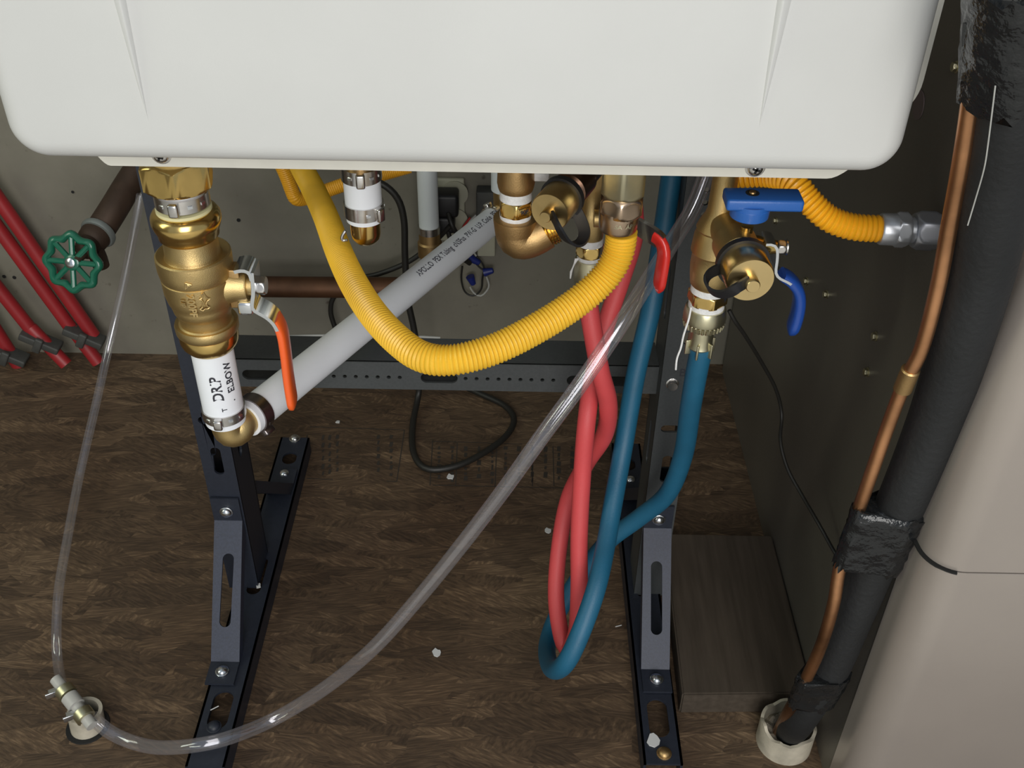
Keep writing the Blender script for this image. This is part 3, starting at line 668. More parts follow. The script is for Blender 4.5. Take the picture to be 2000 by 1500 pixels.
def strap(root, P, w_, t=.0016, up=(0, 0, 1)):
    bm = bm_new(); pts, _ = catmull(P, .0015); sweep(bm, pts, [(-w_ / 2, -t / 2), (w_ / 2, -t / 2), (w_ / 2, t / 2), (-w_ / 2, t / 2)], up=up); part('strap', bm, M['black'], root, 'black rubber tether')
HYv = .645
_, HX = vrow(HYv, [(1160, 400, 50), (1155, 470, 50)])
hv = thing('isolation_valve', 'tarnished brass isolation valve with capped drain port and red lever in the middle', 'valve', (HX, HYv, vz(1148, 520, HYv)))
vpart('body', [(1165, 320, 60), (1164, 345, 64), (1163, 372, 60), (1162, 385, 48), (1160, 420, 46), (1159, 425, 50), (1158, 440, 52), (1157, 448, 50), (1155, 474, 48), (1155, 477, 40)], M['roughbrass'], hv, HYv, HX)
vpart('thread_tape', [(1154, 475, 50), (1153, 488, 50)], M['tape'], hv, HYv, HX)
z0 = vz(1151, 510, HYv, .009); z1 = vz(1152, 487, HYv, .009); bm = bm_new(); nut(bm, (HX, HYv, z0), (0, 0, 1), z1 - z0, .0175, rot=.1, ch=.08); part('hex_nipple', bm, M['brass'], hv)
vpart('thread_tape', [(1149, 508, 46), (1148, 521, 48)], M['tape'], hv, HYv, HX)
fc = V(1073, 415, .572); bs = Vector((HX, HYv, fc.z + .002)); bmdark = mat('purplish_brass', (.26, .15, .10), .3, 1, noise=.2)
cap_branch(hv, bs, fc, .0126, mat('aged_brass_cap', (.66, .48, .22), .34, 1, noise=.25, nscale=60), bmdark, 'round brass screw cap')
strap(hv, [V(1078, 420, .5695), V(1083, 428, .566), V(1090, 444, .560), V(1105, 468, .562), V(1122, 478, .566), V(1138, 470, .572), V(1142, 450, .578), V(1132, 425, .584), V(1122, 405, .588)], .0075, up=(1, 0, 0))
# tail of hose thread, silver
ht = thing('hose_connector', 'grey threaded hose connector with ragged white tape, under the red-lever valve', 'pipe fitting', (HX, HYv, vz(1143, 560, HYv)))
vpart('body', [(1147, 518, 54), (1146, 528, 56), (1145, 560, 56), (1145, 575, 44), (1144, 588, 40)], M['palebrass'], ht, HYv, HX)
bm = bm_new()
for k in range(6):
    a = V(1124 + k * 1.2, 505, HYv - .01); tube([a, a + Vector((-.001 * k * .5 - .001, 0, -.006)), a + Vector((-.003 - .0004 * k, .001, -.012 - .001 * k))], .0005, 6, .002, bm=bm)
part('tape_shred', bm, M['tape'], ht, kind='stuff')
# red lever (stem hidden behind the gas nut)
hp = [V(1228, 432, .625), V(1243, 440, .622), V(1258, 450, .618), V(1272, 458, .612), V(1290, 470, .608), V(1297, 492, .605), V(1292, 530, .603), V(1285, 570, .603)]
handle(hv, None, hp, .33, M['redgrip'], 'glossy red vinyl grip', w_=.012, gthick=.0060)
bm = bm_new(); lathe(bm, Vector((HX, .628, V(1228, 432, .625).z)), (1, 0, 0), [(0, .006), (V(1232, 432, .625).x - HX, .006)], 24); part('stem', bm, M['roughbrass'], hv)

# ------------------------------------------------------------------ gas connector
GY = .592
_, GX = vrow(GY, [(1220, 370, 80), (1217, 430, 80)])
gc = thing('gas_hose', 'thick yellow corrugated gas hose looping in front, with large hexagon nuts', 'hose', (GX, GY, vz(1214, 465, GY)))
z0 = vz(1219, 398, GY, .014); bm = bm_new(); nut(bm, (GX, GY, z0), (0, 0, 1), lz - z0 + .008, .0268, rot=PI / 6 - .11, ch=.03); part('hex_adapter', bm, mat('greenish_zinc', (.56, .52, .36), .38, 1, noise=.1, nscale=60), gc, 'pale zinc hexagon adapter')
bm = bm_new(); z1 = vz(1219, 408, GY, .012); lathe(bm, (GX, GY, z1 - .004), (0, 0, 1), [(i * .001, .0125 - (.0009 if i % 2 else 0)) for i in range(12)], 40); part('thread', bm, M['palebrass'], gc)
z2 = vz(1217, 436, GY, .014); z3 = vz(1218, 398, GY, .014); bm = bm_new(); nut(bm, (GX, GY, z2), (0, 0, 1), z3 - z2, .0264, rot=PI / 6 - .11, ch=.12); fn = part('flare_nut', bm, mat('coppery_zinc', (.58, .44, .32), .28, 1, noise=.15, nscale=60), gc)
bm = bm_new(); z4 = vz(1213, 464, GY, .012); lathe(bm, (GX - .001, GY, z4), (0, 0, 1), [(0, .0112), (0, .0118), (.002, .0126), (z2 - z4 + .001, .0130), (z2 - z4 + .003, .0130)], 48); part('nut_skirt', bm, fn.data.materials[0], gc)
for s_, zz in (('RAPPID  METAL', z2 + .0002), ('PCSA  APP', z2 - .005)):
    b = text_on_cyl(s_, .0042, (GX, GY, zz), (0, 0, 1), (0, -1, 0), .0131, a0=0, rotate=True, align='CENTER', bold=.00005)
    for v in b.verts:                                      # mirror so that it reads left to right
        pass
    part('stamped_mark', b, M['palebrass'], fn)
gp = [V(1214, 452, GY), V(1212, 475, GY), V(1203, 508, .590), V(1176, 548, .585), V(1125, 592, .575), V(1050, 640, .560), V(965, 682, .545), V(885, 703, .537), V(825, 697, .542), V(775, 663, .56), V(728, 612, .59), V(690, 552, .63), V(662, 492, .68), V(637, 425, .745), V(612, 370, .81), V(588, 325, .86), V(560, 270, .90)]
part('corrugated_tube', corrugated(gp, .0104, .0027, .0012), M['yellow'], gc)

# orange-yellow flex lines behind
single('flex_line', corrugated([V(800, 325, 1.06), V(740, 342, 1.05), V(680, 358, 1.03), V(622, 378, 1.02), V(597, 387, 1.01), V(578, 388, 1.0), V(570, 372, 1.0), V(560, 345, 1.0), V(540, 300, 1.0)], .0078, .0022, .0004, 16), M['orangeyellow'], 'thin amber flexible gas line kinked on the wall behind the yellow hose', 'hose')

# ------------------------------------------------------------------ cold valve at right
CYv = .60
_, CX = vrow(CYv, [(1420, 400, 50), (1397, 520, 80), (1387, 600, 70), (1378, 640, 70)])
cv = thing('isolation_valve', 'bright brass isolation valve with blue handles and capped port on the right', 'valve', (CX, CYv, vz(1384, 608, CYv)))
vpart('body', [(1424, 330, 48), (1420, 370, 50), (1414, 420, 52), (1410, 432, 58), (1405, 450, 74), (1402, 465, 84), (1401, 468, 79), (1399, 480, 87), (1395, 512, 92), (1395, 515, 84), (1393, 538, 86), (1391, 556, 82), (1390, 572, 76), (1389, 575, 64)], M['roughbrass'], cv, CYv, CX)
vpart('thread_tape', [(1388, 574, 70), (1387, 586, 70)], M['tape'], cv, CYv, CX)
z0 = vz(1386, 609, CYv, .012); z1 = vz(1387, 584, CYv, .012); bm = bm_new(); nut(bm, (CX, CYv, z0), (0, 0, 1), z1 - z0, .0238, rot=.73, ch=.08); part('hex_nipple', bm, M['brass'], cv)
vpart('thread_tape', [(1384, 606, 70), (1383, 622, 70)], M['tape'], cv, CYv, CX)
fc = V(1466, 548, .528); bs = Vector((CX + .004, CYv, fc.z)); 
cap_branch(cv, bs, fc, .0146, mat('satin_brass', (.74, .56, .27), .28, 1, noise=.08, nscale=40), M['roughbrass'], 'bright round brass screw cap')
strap(cv, [V(1462, 549, .5255), V(1452, 555, .5235), V(1440, 562, .520), V(1420, 574, .523), V(1396, 574, .527), V(1380, 560, .533), V(1378, 544, .538), V(1392, 530, .543), V(1410, 524, .547), V(1420, 510, .552)], .0075, up=(0, 1, 0.1))
bm = bm_new(); lathe(bm, Vector((CX, CYv, lz - .003)), (0, 0, 1), [(0, .016), (.002, .021), (.018, .021)], 32); part('flange', bm, M['bronze'], cv)
# blue T handle over the branch
kc = V(1457, 452, .566); 
bm = bm_new(); lathe(bm, kc - Vector((0, 0, .004)), (0, 0, 1), [(0, .004), (.008, .004)], 20); part('stem', bm, M['brass'], cv)
bm = bm_new(); kb = V(1457, 441, .566 - .012).z; kb = Vector((kc.x, kc.y, kb)); lathe(bm, kb, (0, 0, 1), [(0, .0105), (.001, .0118), (.007, .0122), (.0075, .0118), (.0105, .0118)], 40)
zt = V(1500, 366, .574).z; zbm = V(1500, 415, .556).z; X0 = V(1420, 400, .556).x; X1 = V(1572, 400, .556).x
box(bm, ((X0 + X1) / 2, .565, (zt + zbm) / 2), (X1 - X0, .018, zt - zbm), None, .0018)
kh = part('t_handle', bm, M['blueplastic'], cv, 'blue plastic arm handle')
bm = bm_new(); lathe(bm, Vector((kb.x, .566, zt - .0002)), (0, 0, 1), [(0, .0042), (.0005, .0042)], 20); r_ = part('screw_recess', bm, M['dark'], kh)
bm = bm_new(); lathe(bm, Vector((kb.x, .566, zt + .0003)), (0, 0, 1), [(0, .0022), (.0008, .002)], 12); part('screw', bm, M['bronze'], kh)
# main stem and blue lever on the right side
sy = .605; sz = V(1510, 482, sy).z; sx0 = CX + .006; sx1 = V(1516, 482, sy).x
bm = bm_new(); lathe(bm, (sx0, sy, sz), (1, 0, 0), [(0, .011), (sx1 - sx0 - .012, .0075), (sx1 - sx0 - .008, .0060), (sx1 - sx0, .0045)], 30); part('stem_boss', bm, M['brass'], cv)
hp = [V(1492, 466, sy), V(1508, 465, sy), V(1514, 475, sy), V(1513, 500, sy), V(1510, 522, sy), V(1518, 532, sy), V(1538, 541, sy), V(1556, 560, sy), V(1561, 585, sy), V(1555, 620, sy), V(1543, 652, sy)]
h = handle(cv, None, hp, .40, M['bluegrip'], 'deep blue vinyl grip', w_=.016, gthick=.0080, thick=.0018)
bm = bm_new(); nut(bm, (sx1 + .0006, sy, sz), (1, 0, 0), .0052, .0092, rot=.5); lathe(bm, (sx1 + .006, sy, sz), (1, 0, 0), [(0, .0055), (.001, .0055)], 20); part('nut', bm, M['steel'], h)
# hose coupling
hc = thing('hose_coupling', 'pale brass knurled hose coupling crimped on the teal hose, right', 'pipe fitting', (CX, CYv, vz(1368, 688, CYv)))
pr, _ = vrow(CYv, [(1383, 618, 76), (1382, 624, 80), (1380, 640, 84), (1379, 645, 82)]); part('nut', vlathe(bm_new(), CX, CYv, pr), M['palebrass'], hc)
bm = bm_new(); za = vz(1376, 656, CYv, .014); zb2 = vz(1379, 645, CYv, .014); n = 120; rs = []
for h_, r1, r2 in ((za - .001, .0118, .0118), (za, .0132, .0142), (zb2 - .0006, .0140, .0150), (zb2, .0140, .0140)):
    rs.append([Vector((CX + (r1 if i % 4 < 2 else r2) * math.cos(2 * PI * i / n), CYv + (r1 if i % 4 < 2 else r2) * math.sin(2 * PI * i / n), h_)) for i in range(n)])
rings(bm, rs); part('knurled_ring', bm, M['palebrass'], hc)
pr, _ = vrow(CYv, [(1376, 650, 44), (1374, 662, 46), (1369, 680, 46), (1368, 688, 50), (1368, 690, 44)]); ferr = part('ferrule', vlathe(bm_new(), CX, CYv, pr), M['palebrass'], hc)
for k in range(6):
    a = 2 * PI * k / 6 + .2; c = Vector((CX + .0088 * math.cos(a), CYv + .0088 * math.sin(a), vz(1371, 675, CYv)))
    bm = bm_new(); box(bm, c, (.0045, .0016, .012), Matrix.Rotation(a, 3, 'Z'), .0006); part('crimp_fin', bm, M['palebrass'], ferr)
# dangling strand of tape
single('tape_strand', tube([V(1350, 600, .585), V(1345, 625, .583), V(1335, 655, .583), V(1330, 680, .583), V(1322, 700, .583), V(1320, 722, .583)], .0007, 6, .002), M['tape'], 'thin ragged strand of white thread tape dangling beside the knurled coupling', 'tape')

# ------------------------------------------------------------------ hoses
bl = [V(1318, 300, .72), V(1311, 345, .72), V(1296, 450, .71), V(1272, 600, .69), V(1242, 730, .675), V(1218, 870, .655), V(1196, 990, .62), V(1184, 1060, .595), V(1164, 1150, .56), V(1130, 1245, .535), V(1102, 1298, .53), V(1078, 1306, .555), V(1068, 1270, .605), V(1078, 1225, .636), V(1102, 1175, .65), V(1142, 1112, .66), V(1190, 1055, .663), V(1250, 1010, .66), V(1303, 965, .65), V(1334, 890, .635), V(1348, 800, .615), V(1360, 730, .604), V(CX and 1368, 688, .60), (CX, CYv, vz(1374, 665, CYv))]
single('washing_hose', tube(bl, .0080, 24, .005), M['bluehose'], 'teal blue rubber hose hanging in a loop from the right-hand coupling', 'hose')
rd = [(HX, HYv, vz(1145, 565, HYv)), V(1150, 600, .64), V(1160, 660, .632), V(1172, 725, .625), V(1188, 790, .632), V(1180, 850, .65), V(1145, 905, .665), V(1110, 975, .665), V(1092, 1070, .645), V(1086, 1165, .615), V(1097, 1245, .585), V(1110, 1268, .575), V(1126, 1235, .575), V(1131, 1150, .588), V(1131, 1050, .605), V(1137, 930, .622), V(1146, 820, .632), V(1158, 740, .655), V(1182, 640, .672), V(1215, 540, .685), V(1238, 460, .69), V(1236, 390, .70), V(1232, 320, .70)]
single('washing_hose', tube(rd, .0073, 24, .005), M['redhose'], 'red rubber hose hanging in a narrow twisted loop beside the teal one', 'hose')

# ------------------------------------------------------------------ clear tubes
ct = [V(1396, 290, .672), V(1378, 345, .67), V(1352, 410, .662), V(1315, 470, .65), V(1265, 550, .628), V(1205, 645, .602), V(1135, 748, .585), V(1060, 850, .572), V(985, 955, .565), V(905, 1060, .56), V(820, 1165, .555), V(730, 1265, .545), V(640, 1340, .545), V(540, 1402, .543), VZ(450, 1440, .031), VZ(380, 1456, .031), VZ(310, 1460, .018), VZ(260, 1450, .010), VZ(215, 1430, .012), VZ(178, 1400, .022)]
single('clear_tube', tube(ct, .0060, 20, .006), M['clear'], 'long clear vinyl tube sweeping across the floor from the right upright to the lower left', 'tube')
ct2 = [V(275, 380, 1.0), V(264, 440, .99), V(240, 560, .97), V(212, 680, .94), V(185, 800, .88), V(155, 930, .81), V(132, 1050, .735), V(115, 1150, .675), V(110, 1240, .63), V(113, 1295, .606), VZ(120, 1335, .036)]
single('clear_tube', tube(ct2, .0046, 18, .006), M['clear'], 'narrow clear vinyl tube hanging in front of the wall at the left', 'tube')
tA = VZ(118, 1338, .035); tB = VZ(168, 1402, .026); td = (tB - tA).normalized()
tee = thing('tube_tee', 'grey barbed plastic tee joining the clear tubes on the floor at lower left', 'pipe fitting', (tA + tB) / 2 - Vector((0, 0, .03)))
bm = tube([tA - td * .008, tA, tB, tB + td * .01], .0052, 20, .004, smooth=False); part('barbed_stem', bm, M['greyplastic'], tee)
bm = bm_new(); lathe(bm, tA.lerp(tB, .35), td, [(0, .0075), (.012, .0075)], 24); part('collar', bm, M['greyplastic'], tee)
bm = bm_new(); lathe(bm, tA.lerp(tB, .6) , (.1, .1, -1), [(0, .006), (.03, .006)], 20); part('branch', bm, M['greyplastic'], tee)
for nm, t in (('green-tinged spring clamp on the upper end of the floor tee', .22), ('green-tinged spring clamp on the lower end of the floor tee', .92)):
    o = tA.lerp(tB, t); k = thing('spring_clamp', nm, 'clamp', o, 'spring clamps on the floor tee')
    bm = bm_new(); lathe(bm, o - td * .004, td, [(0, .0072), (0, .0084), (.008, .0084), (.008, .0072)], 24); part('band', bm, M['palebrass'], k)
    sd = td.cross(Vector((0, 0, 1))).normalized() * -1
    bm = bm_new(); e = o + Vector((-.010, -.001, .002)); box(bm, e, (.009, .006, .003), Matrix.Rotation(.5, 3, 'Z'), .0006); box(bm, e + Vector((-.001, -.004, 0)), (.009, .0015, .006), Matrix.Rotation(.5, 3, 'Z'), .0004); part('ear', bm, M['chrome'], k)
o = VZ(172, 1418, 0); sl = thing('drain_stub', 'short white drain pipe standing out of the floor under the tube tee', 'pipe', o)
bm = bm_new(); lathe(bm, o - Vector((0, 0, .0)), (.08, .05, 1), [(0, .0148), (.022, .0148), (.022, .0115), (.003, .0115)], 32, cap=False); part('tube', bm, M['pvc'], sl)
bm = bm_new(); lathe(bm, o, (0, 0, 1), [(0, .019), (.0012, .0185)], 28); part('floor_hole', bm, M['dark'], sl, 'dark ragged hole in the board')

# ------------------------------------------------------------------ hose bib with green wheel
wc = V(142, 512, .93)
bib = thing('hose_bib', 'old dark valve with green eight-lobed handwheel at the left wall side', 'valve', wc - Vector((0, 0, .03)))
ax = (V(185, 455, .975) - wc).normalized()
bm = tube([V(290, 300, 1.05), V(252, 358, 1.02), V(222, 408, .992), V(192, 455, .972)], .0145, 24, .004, r2=.0150); part('pipe', bm, M['oxbib'], bib)
bm = bm_new(); lathe(bm, V(194, 452, .972), ax * -1, [(0, .0185), (.003, .019), (.006, .0175)], 24); part('washer', bm, mat('grey_band', (.22, .24, .23), .5, .5), bib)
bm = bm_new(); lathe(bm, V(190, 456, .970), -ax, [(0, .0165), (.012, .0155), (.016, .012), (.022, .0125), (.030, .010), (.032, .006), ((wc - V(190, 456, .970)).length, .004)], 28); part('bonnet', bm, M['oxbib'], bib)
bm = tube([V(172, 470, .955), V(190, 498, .955), V(198, 520, .945)], .010, 20, .003, r2=.0085); part('spout', bm, M['oxbib'], bib)
n_ = Vector((-.12, -.80, .30)).normalized()
x_, y_, _ = frame(n_, (0, 0, 1)); bm = bm_new(); ring = []
for i in range(64):
    a = 2 * PI * i / 64; r = .0275 + .0022 * math.cos(8 * a); ring.append(wc + (x_ * math.cos(a) + y_ * math.sin(a)) * r)
rs = []
for i in range(64):
    a = 2 * PI * i / 64; out = (ring[i] - wc).normalized(); rs.append([ring[i] + out * (.0042 * math.cos(b)) + n_ * (.0044 * math.sin(b)) for b in [2 * PI * j / 10 for j in range(10)]])
rs.append(rs[0]); rings(bm, rs, False, False); bmesh.ops.remove_doubles(bm, verts=bm.verts, dist=1e-7)
wh = part('handwheel', bm, M['green'], bib, 'green enamel wheel rim')
for i in range(8):
    a = 2 * PI * i / 8 + .0; d = x_ * math.cos(a) + y_ * math.sin(a)
    part('spoke', tube([wc + d * .006, wc + d * .027], .0030, 8, smooth=False), M['green'], wh)
bm = bm_new(); lathe(bm, wc - n_ * .003, n_, [(0, .0085), (.006, .0085), (.007, .007)], 24); part('hub', bm, M['green'], wh)
bm = bm_new(); lathe(bm, wc + n_ * .004, n_, [(0, .0055), (.002, .0055), (.003, .004)], 20); part('screw', bm, M['chrome'], wh)

# ------------------------------------------------------------------ red pex lines at the left wall
RYp = 1.085
defs = [((-40, 335), (183, 655), 'outermost right of the red pipes slanting down the wall', .0085), ((-40, 395), (138, 640), 'second red pipe from the right, with its foot in dark brackets', .0085), ((-30, 530), (62, 645), 'short red pipe reaching the brackets nearest the left edge', .0085), ((-30, 610), (40, 720), 'lowest left red pipe near the floor corner', .0085)]
for a, b, lab, r in defs:
    pa = V(*a, RYp); pb = V(*b, RYp); single('red_pipe', tube([pa, pb], r, 16, .05), M['redpex'], lab, 'pipe', 'red pipes on the left wall')
for (a, b, lab) in (((60, 640), (130, 712), 'lower red stub running to the floor below the leftmost bracket'), ((140, 640), (192, 708), 'lower red stub running to the floor below the right bracket')):
    single('red_pipe', tube([V(*a, RYp), VZ(*b, .012)], .0085, 16, .05), M['redpex'], lab, 'pipe', 'red pipes on the left wall')
for (px, py, lab) in ((165, 655, 'dark bracket holding the rightmost red pipes just above the floor'), (80, 665, 'dark bracket holding the middle red pipes just above the floor'), (15, 690, 'dark bracket at the left picture edge by the red pipes')):
    c = V(px, py, RYp - .006); t = thing('pipe_bracket', lab, 'bracket', c, 'brackets on the red pipes')
    bm = bm_new(); box(bm, c, (.05, .022, .010), Matrix.Rotation(.5, 3, 'Y'), .002); part('bar', bm, M['jbox'], t)
    bm = bm_new(); box(bm, c + Vector((0, -.012, 0)), (.010, .006, .022), Matrix.Rotation(.5, 3, 'Y'), .002); part('clip', bm, M['jbox'], t)

# horizontal copper pipe
single('copper_pipe', tube([V(375, 557, 1.06), V(520, 560, 1.06), V(790, 562, 1.06)], .0128, 24, .03), M['oldcopper'], 'horizontal tarnished copper pipe along the wall behind the yellow hose', 'pipe')
# cables
single('black_cable', tube([V(700, 350, 1.0), V(742, 357, 1.0), V(775, 385, 1.0), V(789, 430, 1.0), V(791, 500, 1.0), V(796, 580, 1.0), V(808, 640, 1.0), V(818, 700, 1.0), VZ(818, 765, .02), VZ(806, 830, .005), VZ(808, 885, .005), VZ(832, 915, .005), VZ(880, 913, .005), VZ(930, 893, .005), VZ(985, 855, .005), VZ(1004, 820, .005), VZ(985, 792, .005), VZ(940, 770, .005), VZ(900, 752, .005)], .0038, 14, .006), M['blackcable'], 'thick black power cable dropping down the wall and coiled on the floor', 'cable')
single('black_cable', tube([V(880, 440, 1.08), V(845, 475, 1.085), V(800, 510, 1.085), V(740, 535, 1.085), V(685, 548, 1.085), V(652, 580, 1.085), V(646, 610, 1.085), V(656, 645, 1.085), V(668, 690, 1.085)], .0032, 12, .006), M['blackcable'], 'thin black cable drooping along the wall behind the copper pipe', 'cable')
# outlet
pc = V(882, 392, WY - .003)
ou = thing('wall_outlet', 'ivory electrical outlet plate with black plugs behind the rear white pipe', 'outlet', pc)
bm = bm_new(); a = V(850, 348, WY - .004); b = V(909, 470, WY - .004); box(bm, ((a.x + b.x) / 2, WY - .003, (a.z + b.z) / 2), (b.x - a.x, .006, a.z - b.z), None, .002); part('cover_plate', bm, M['plate'], ou)
for py in (378, 430): bm = bm_new(); c = V(888, py, WY - .007); lathe(bm, c + Vector((0, .001, 0)), (0, -1, 0), [(0, .016), (.002, .016)], 28); part('socket', bm, M['plate'], ou)
for py, s, lab in ((395, 1.2, 'black plug in the upper socket of the ivory outlet'), (432, .9, 'black plug in the lower socket of the ivory outlet')):
    c = V(868, py, WY - .022); t = thing('power_plug', lab, 'plug', c, 'plugs in the wall outlet')
    bm = bm_new(); box(bm, c, (.028 * s, .026, .024 * s), None, .004); part('body', bm, M['black'], t)
    part('cord', tube([c + Vector((.005, -.012, -.008)), c + Vector((.01, -.02, -.02)), c + Vector((.018, -.012, -.04)), c + Vector((.03, -.004, -.055))], .003, 10, .004), M['blackcable'], t)
# junction box
a = V(930, 376, WY - .02); b = V(975, 500, WY - .02)
jb = thing('junction_box', 'dark grey junction box on the wall with loose wires below it', 'junction box', ((a.x + b.x) / 2, WY - .01, b.z))
bm = bm_new(); box(bm, ((a.x + b.x) / 2, WY - .010, (a.z + V(930, 430, WY - .02).z) / 2), (b.x - a.x, .02, a.z - V(930, 430, WY - .02).z), None, .002); part('box', bm, M['jbox'], jb)
zl = V(950, 497, WY - .01).z; bm = bm_new(); box(bm, (V(950, 470, WY - .01).x, WY - .008, (zl + V(930, 432, WY - .02).z) / 2), (.022, .016, V(930, 432, WY - .02).z - zl), None, .002); part('cover', bm, M['plate'], jb, 'ivory lower cover')
for P, m_ in (([(918, 425), (902, 450), (905, 480), (925, 505)], 'wirered'), ([(930, 420), (912, 440), (912, 470), (930, 500)], 'wire'), ([(930, 500), (945, 520), (942, 545), (940, 565), (925, 578), (908, 570), (901, 545), (903, 520)], 'blackcable'), ([(925, 510), (940, 525), (952, 530)], 'blackcable'), ([(950, 540), (955, 560), (940, 578), (925, 572), (918, 560)], 'wire')):
    part('wire', tube([V(x, y, WY - .012) for x, y in P], .0012, 8, .004), M[m_], jb)
for (a, b, lab) in (((915, 502), (937, 514), 'upper blue wire nut'), ((945, 532), (964, 528), 'right blue wire nut'), ((918, 540), (925, 556), 'lower blue wire nut')):
    A = V(*a, WY - .014); B = V(*b, WY - .014); bm = bm_new(); lathe(bm, B, A - B, [(0, .0022), (.001, .0035), ((A - B).length * .8, .0052), ((A - B).length, .0055)], 14); part('wire_nut', bm, mat('navy_plastic', (.01, .02, .16), .4), jb, lab)
# white bead and paint line at the wall foot
single('white_trim_strip', tube([V(560, 657, .99), V(640, 655, 1.0), V(760, 656, 1.0), V(830, 658, 1.0), V(860, 660, 1.0)], .0016, 8, .02), M['wire'], 'thin white wire lying along the wall behind the cross rail', 'wire')

# ------------------------------------------------------------------ right gas line to furnace
GZ = V(1720, 445, .66)
gl_ = thing('gas_hose', 'short amber yellow corrugated gas hose ending in chrome nuts on the right', 'hose', GZ)
part('corrugated_tube', corrugated([V(1440, 342, .64), V(1500, 340, .632), V(1545, 352, .62), V(1580, 392, .61), V(1618, 426, .603), V(1665, 443, .60), V(1722, 447, VX(1838, 452, FX).y + .002)], .0090, .0033, .0012, 24), mat('bright_amber', (.95, .44, .015), .32), gl_)
e1 = VX(1838, 452, FX); e0 = V(1718, 447, e1.y + .002); ed = (e1 - e0).normalized()
pxm = (e1 - e0).length / 117
bm = bm_new(); lathe(bm, e0, ed, [(0, .0098), (.001, .0104), (30 * pxm, .0106)], 32); k = part('sleeve', bm, M['zincnut'], gl_)
bm = bm_new(); nut(bm, e0 + ed * 27 * pxm, ed, 28 * pxm, .0205, rot=.2); part('hex_nut', bm, M['zincnut'], gl_)
bm = bm_new(); lathe(bm, e0 + ed * 54 * pxm, ed, [(0, .0085), (14 * pxm, .0085)], 24); part('thread', bm, M['zincnut'], gl_)
bm = bm_new(); nut(bm, e0 + ed * 64 * pxm, ed, 50 * pxm, .0225, rot=.2); part('hex_nut', bm, mat('dull_zinc', (.40, .41, .45), .35, .7), gl_)
# thermostat wire
tw = [V(1424, 606, .66), V(1436, 628, .66), V(1455, 655, .67), V(1490, 712, .70), V(1516, 762, .71), V(1527, 810, .71), V(1524, 860, .69), V(1538, 915, .67), V(1565, 965, .65), V(1600, 1025, .62), V(1632, 1082, .60), V(1648, 1100, .59)]
single('thin_wire', tube(tw, .0016, 10, .005), M['blackcable'], 'thin black wire curving down in front of the furnace side', 'wire')

# ------------------------------------------------------------------ refrigerant lines
def X_(px, py, X): return VX(px, py, X)
bi = [V(2010, 20, .44), V(1985, 170, .455), V(1955, 330, .47), V(1922, 500, .485), V(1882, 650, .495), V(1835, 800, .505), V(1775, 950, .51), V(1715, 1080, .515), V(1665, 1200, .515), V(1618, 1310, .515), V(1562, 1400, .52), VZ(1542, 1428, .012)]
inr = [.0205, .015]
single('insulated_pipe', tube(bi, .0192, 28, .006, r2=.0138), M['foam'], 'thick black foam-insulated refrigerant pipe slanting down at the right', 'pipe')
cu = [V(1905, 120, .45), V(1899, 172, .452), V(1880, 300, .463), V(1858, 420, .475), V(1832, 560, .483), V(1800, 680, .49), V(1768, 745, .494), V(1735, 830, .499), V(1700, 930, .503), V(1665, 1030, .508), V(1640, 1110, .505), V(1628, 1180, .500), V(1604, 1260, .500), V(1570, 1335, .505), V(1540, 1390, .515), VZ(1518, 1432, .006)]
cuo = thing('copper_line', 'thin bright copper refrigerant line beside the black insulated pipe', 'pipe', VZ(1518, 1432, 0))
part('tube', tube(cu, .0042, 18, .005, r2=.0048), M['copper'], cuo)
c0 = V(1772, 738, .494); c1 = V(1762, 762, .496); d = (c1 - c0).normalized(); bm = bm_new(); lathe(bm, c0 - d * .008, d, [(0, .0048), (.001, .0056), (.018, .0056), (.019, .0048)], 20); part('solder_coupling', bm, M['bronze'], cuo, 'brazed dull coupling')
def wrap(c1, c2, r1, r2, lab, extra=None):
    """wrinkled tape wound round both pipes: hull of two circles swept along"""
    bm = bm_new(); rs = []; n = 40; N_ = 10
    for k in range(N_ + 1):
        t = k / N_; A = c1[0].lerp(c1[1], t); B = c2[0].lerp(c2[1], t); ax = (c2[1] - c2[0]).normalized()
        s = (A - B); s = (s - ax * s.dot(ax)); D = s.length; s.normalize(); u = ax.cross(s); ring = []
        for i in range(n):
            a = 2 * PI * i / n; dx_, dy_ = math.cos(a), math.sin(a)
            sup = [(D * dx_ + r1) , r2]                      # support function of the two-circle hull
            if sup[0] > sup[1]: p = s * (D + r1 * dx_) + u * (r1 * dy_)
            else: p = s * (r2 * dx_) + u * (r2 * dy_)
            jit = random.uniform(-.0006, .0012); ring.append(B + p + (s * dx_ + u * dy_) * jit + ax * (random.uniform(-.003, .003) if k in (0, N_) else 0))
        rs.append(ring)
    rings(bm, rs); return single('tape_wrap', bm, M['ducttape'], lab, 'tape', 'black tape wraps on the refrigerant pipes', ang=80)
wrap((V(1688, 985, .5055), V(1655, 1085, .5055)), (V(1765, 985, .512), V(1712, 1090, .515)), .0068, .0182, 'wrinkled black tape wrap binding copper and insulation halfway down')
wrap((V(1583, 1305, .503), V(1566, 1352, .508)), (V(1622, 1305, .515), V(1592, 1358, .518)), .0064, .0162, 'wrinkled black tape wrap just above the floor sleeve')
wrap((V(1924, -60, .44), V(1908, 160, .452)), (V(2005, -60, .44), V(1984, 165, .456)), .0072, .0235, 'long black tape sleeve on the pipes at the top right')
single('seam_thread', tube([V(1944, 168, .425), V(1930, 280, .435), V(1922, 330, .44), V(1905, 390, .45), V(1890, 440, .455)], .00035, 6, .004), M['wire'], 'pale frayed seam thread on the black insulated pipe', 'thread')
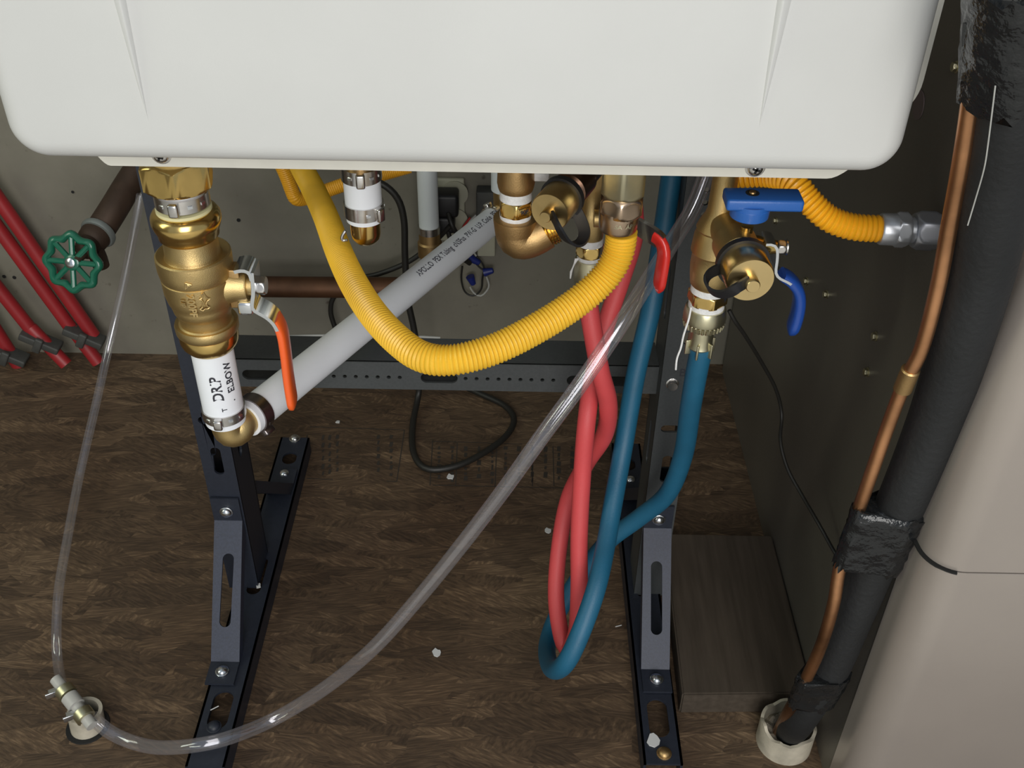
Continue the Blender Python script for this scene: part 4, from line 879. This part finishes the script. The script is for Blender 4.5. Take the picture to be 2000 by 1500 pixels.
# sleeve
o = VZ(1530, 1448, 0); sv = thing('floor_sleeve', 'chipped white plastic sleeve in the floor around the refrigerant pipes', 'pipe', o)
bm = bm_new(); n = 48; R_ = .0242; rs = []
for (r, h, j) in ((R_, 0, 0), (R_, .030, .003), (R_ - .0028, .030, .003), (R_ - .0028, .002, 0)):
    rnd = random.Random(5); rs.append([o + Vector((r * math.cos(2 * PI * i / n), r * math.sin(2 * PI * i / n), h - j * (.9 + .6 * math.sin(i * .41 + 1) + .5 * math.sin(i * .93) + rnd.uniform(-.25, .25)))) for i in range(n)])
rings(bm, rs, False, False); part('ring', bm, M['pvc'], sv)
bm = bm_new(); lathe(bm, o, (0, 0, 1), [(0, .0225), (.010, .0225), (.013, .018), (.011, .004)], 40)
for v in bm.verts: v.co += Vector((0, 0, random.uniform(-.001, .003)))
part('sealant', bm, M['caulk'], sv, 'lumpy dried sealant')

# ------------------------------------------------------------------ wood block
BT = .029
fl = VZ(1336, 1356, BT); rr = VZ(1484, 1045, BT)
bm = bm_new(); bx0 = VZ(1333, 1356, BT).x; bx1 = FX - .0015; by0 = fl.y; by1 = rr.y
q = [(bx0, by0), (bx1, by0 + .004), (bx1, by1), (bx0 + .004, by1)]
rings(bm, [[Vector((x, y, z)) for x, y in q] for z in (.0005, BT)]); bmesh.ops.bevel(bm, geom=bm.edges[:], offset=.0015, segments=2, affect='EDGES')
single('wood_block', bm, M['wood'], 'weathered grey-brown board lying on the floor against the furnace side', 'board')

# ------------------------------------------------------------------ flakes on the floor and stand
for px, py, s, z, lab in ((1071, 1037, .0045, 0, 'white flake on the floor left of the red hose loop'), (880, 932, .0055, 0, 'white flake on the floor beside the coiled cable'), (853, 1275, .005, 0, 'greyish flake on the floor above the clear tube'), (1275, 1447, .0065, FT, 'white plaster dab on the front end of the right foot'), (660, 825, .003, 0, 'tiny white speck on the floor below the slanting pipe'), (505, 1145, .003, FT, 'tiny white speck on the left foot rail')):
    c = VZ(px, py, z + .0004); bm = bm_new(); n = 9; vs = [c + Vector((math.cos(2 * PI * i / n) * s * random.uniform(.6, 1.1), math.sin(2 * PI * i / n) * s * random.uniform(.5, 1.2), 0)) for i in range(n)]
    rings(bm, [vs, [v + Vector((0, 0, .0012)) for v in vs]]); single('paint_flake', bm, M['flake'], lab, 'debris', 'white flakes and specks')
for (a, b, z, lab) in (((1202, 1224), (1214, 1221), 0, 'tiny white shred on the floor between the hoses and the right foot'), ((411, 1387), (427, 1379), FT, 'thin white shred on the left foot near its front end')):
    A = VZ(*a, z + .0008); B = VZ(*b, z + .0008); single('paper_shred', tube([A, B], .0005, 6, smooth=False), M['flake'], lab, 'debris')
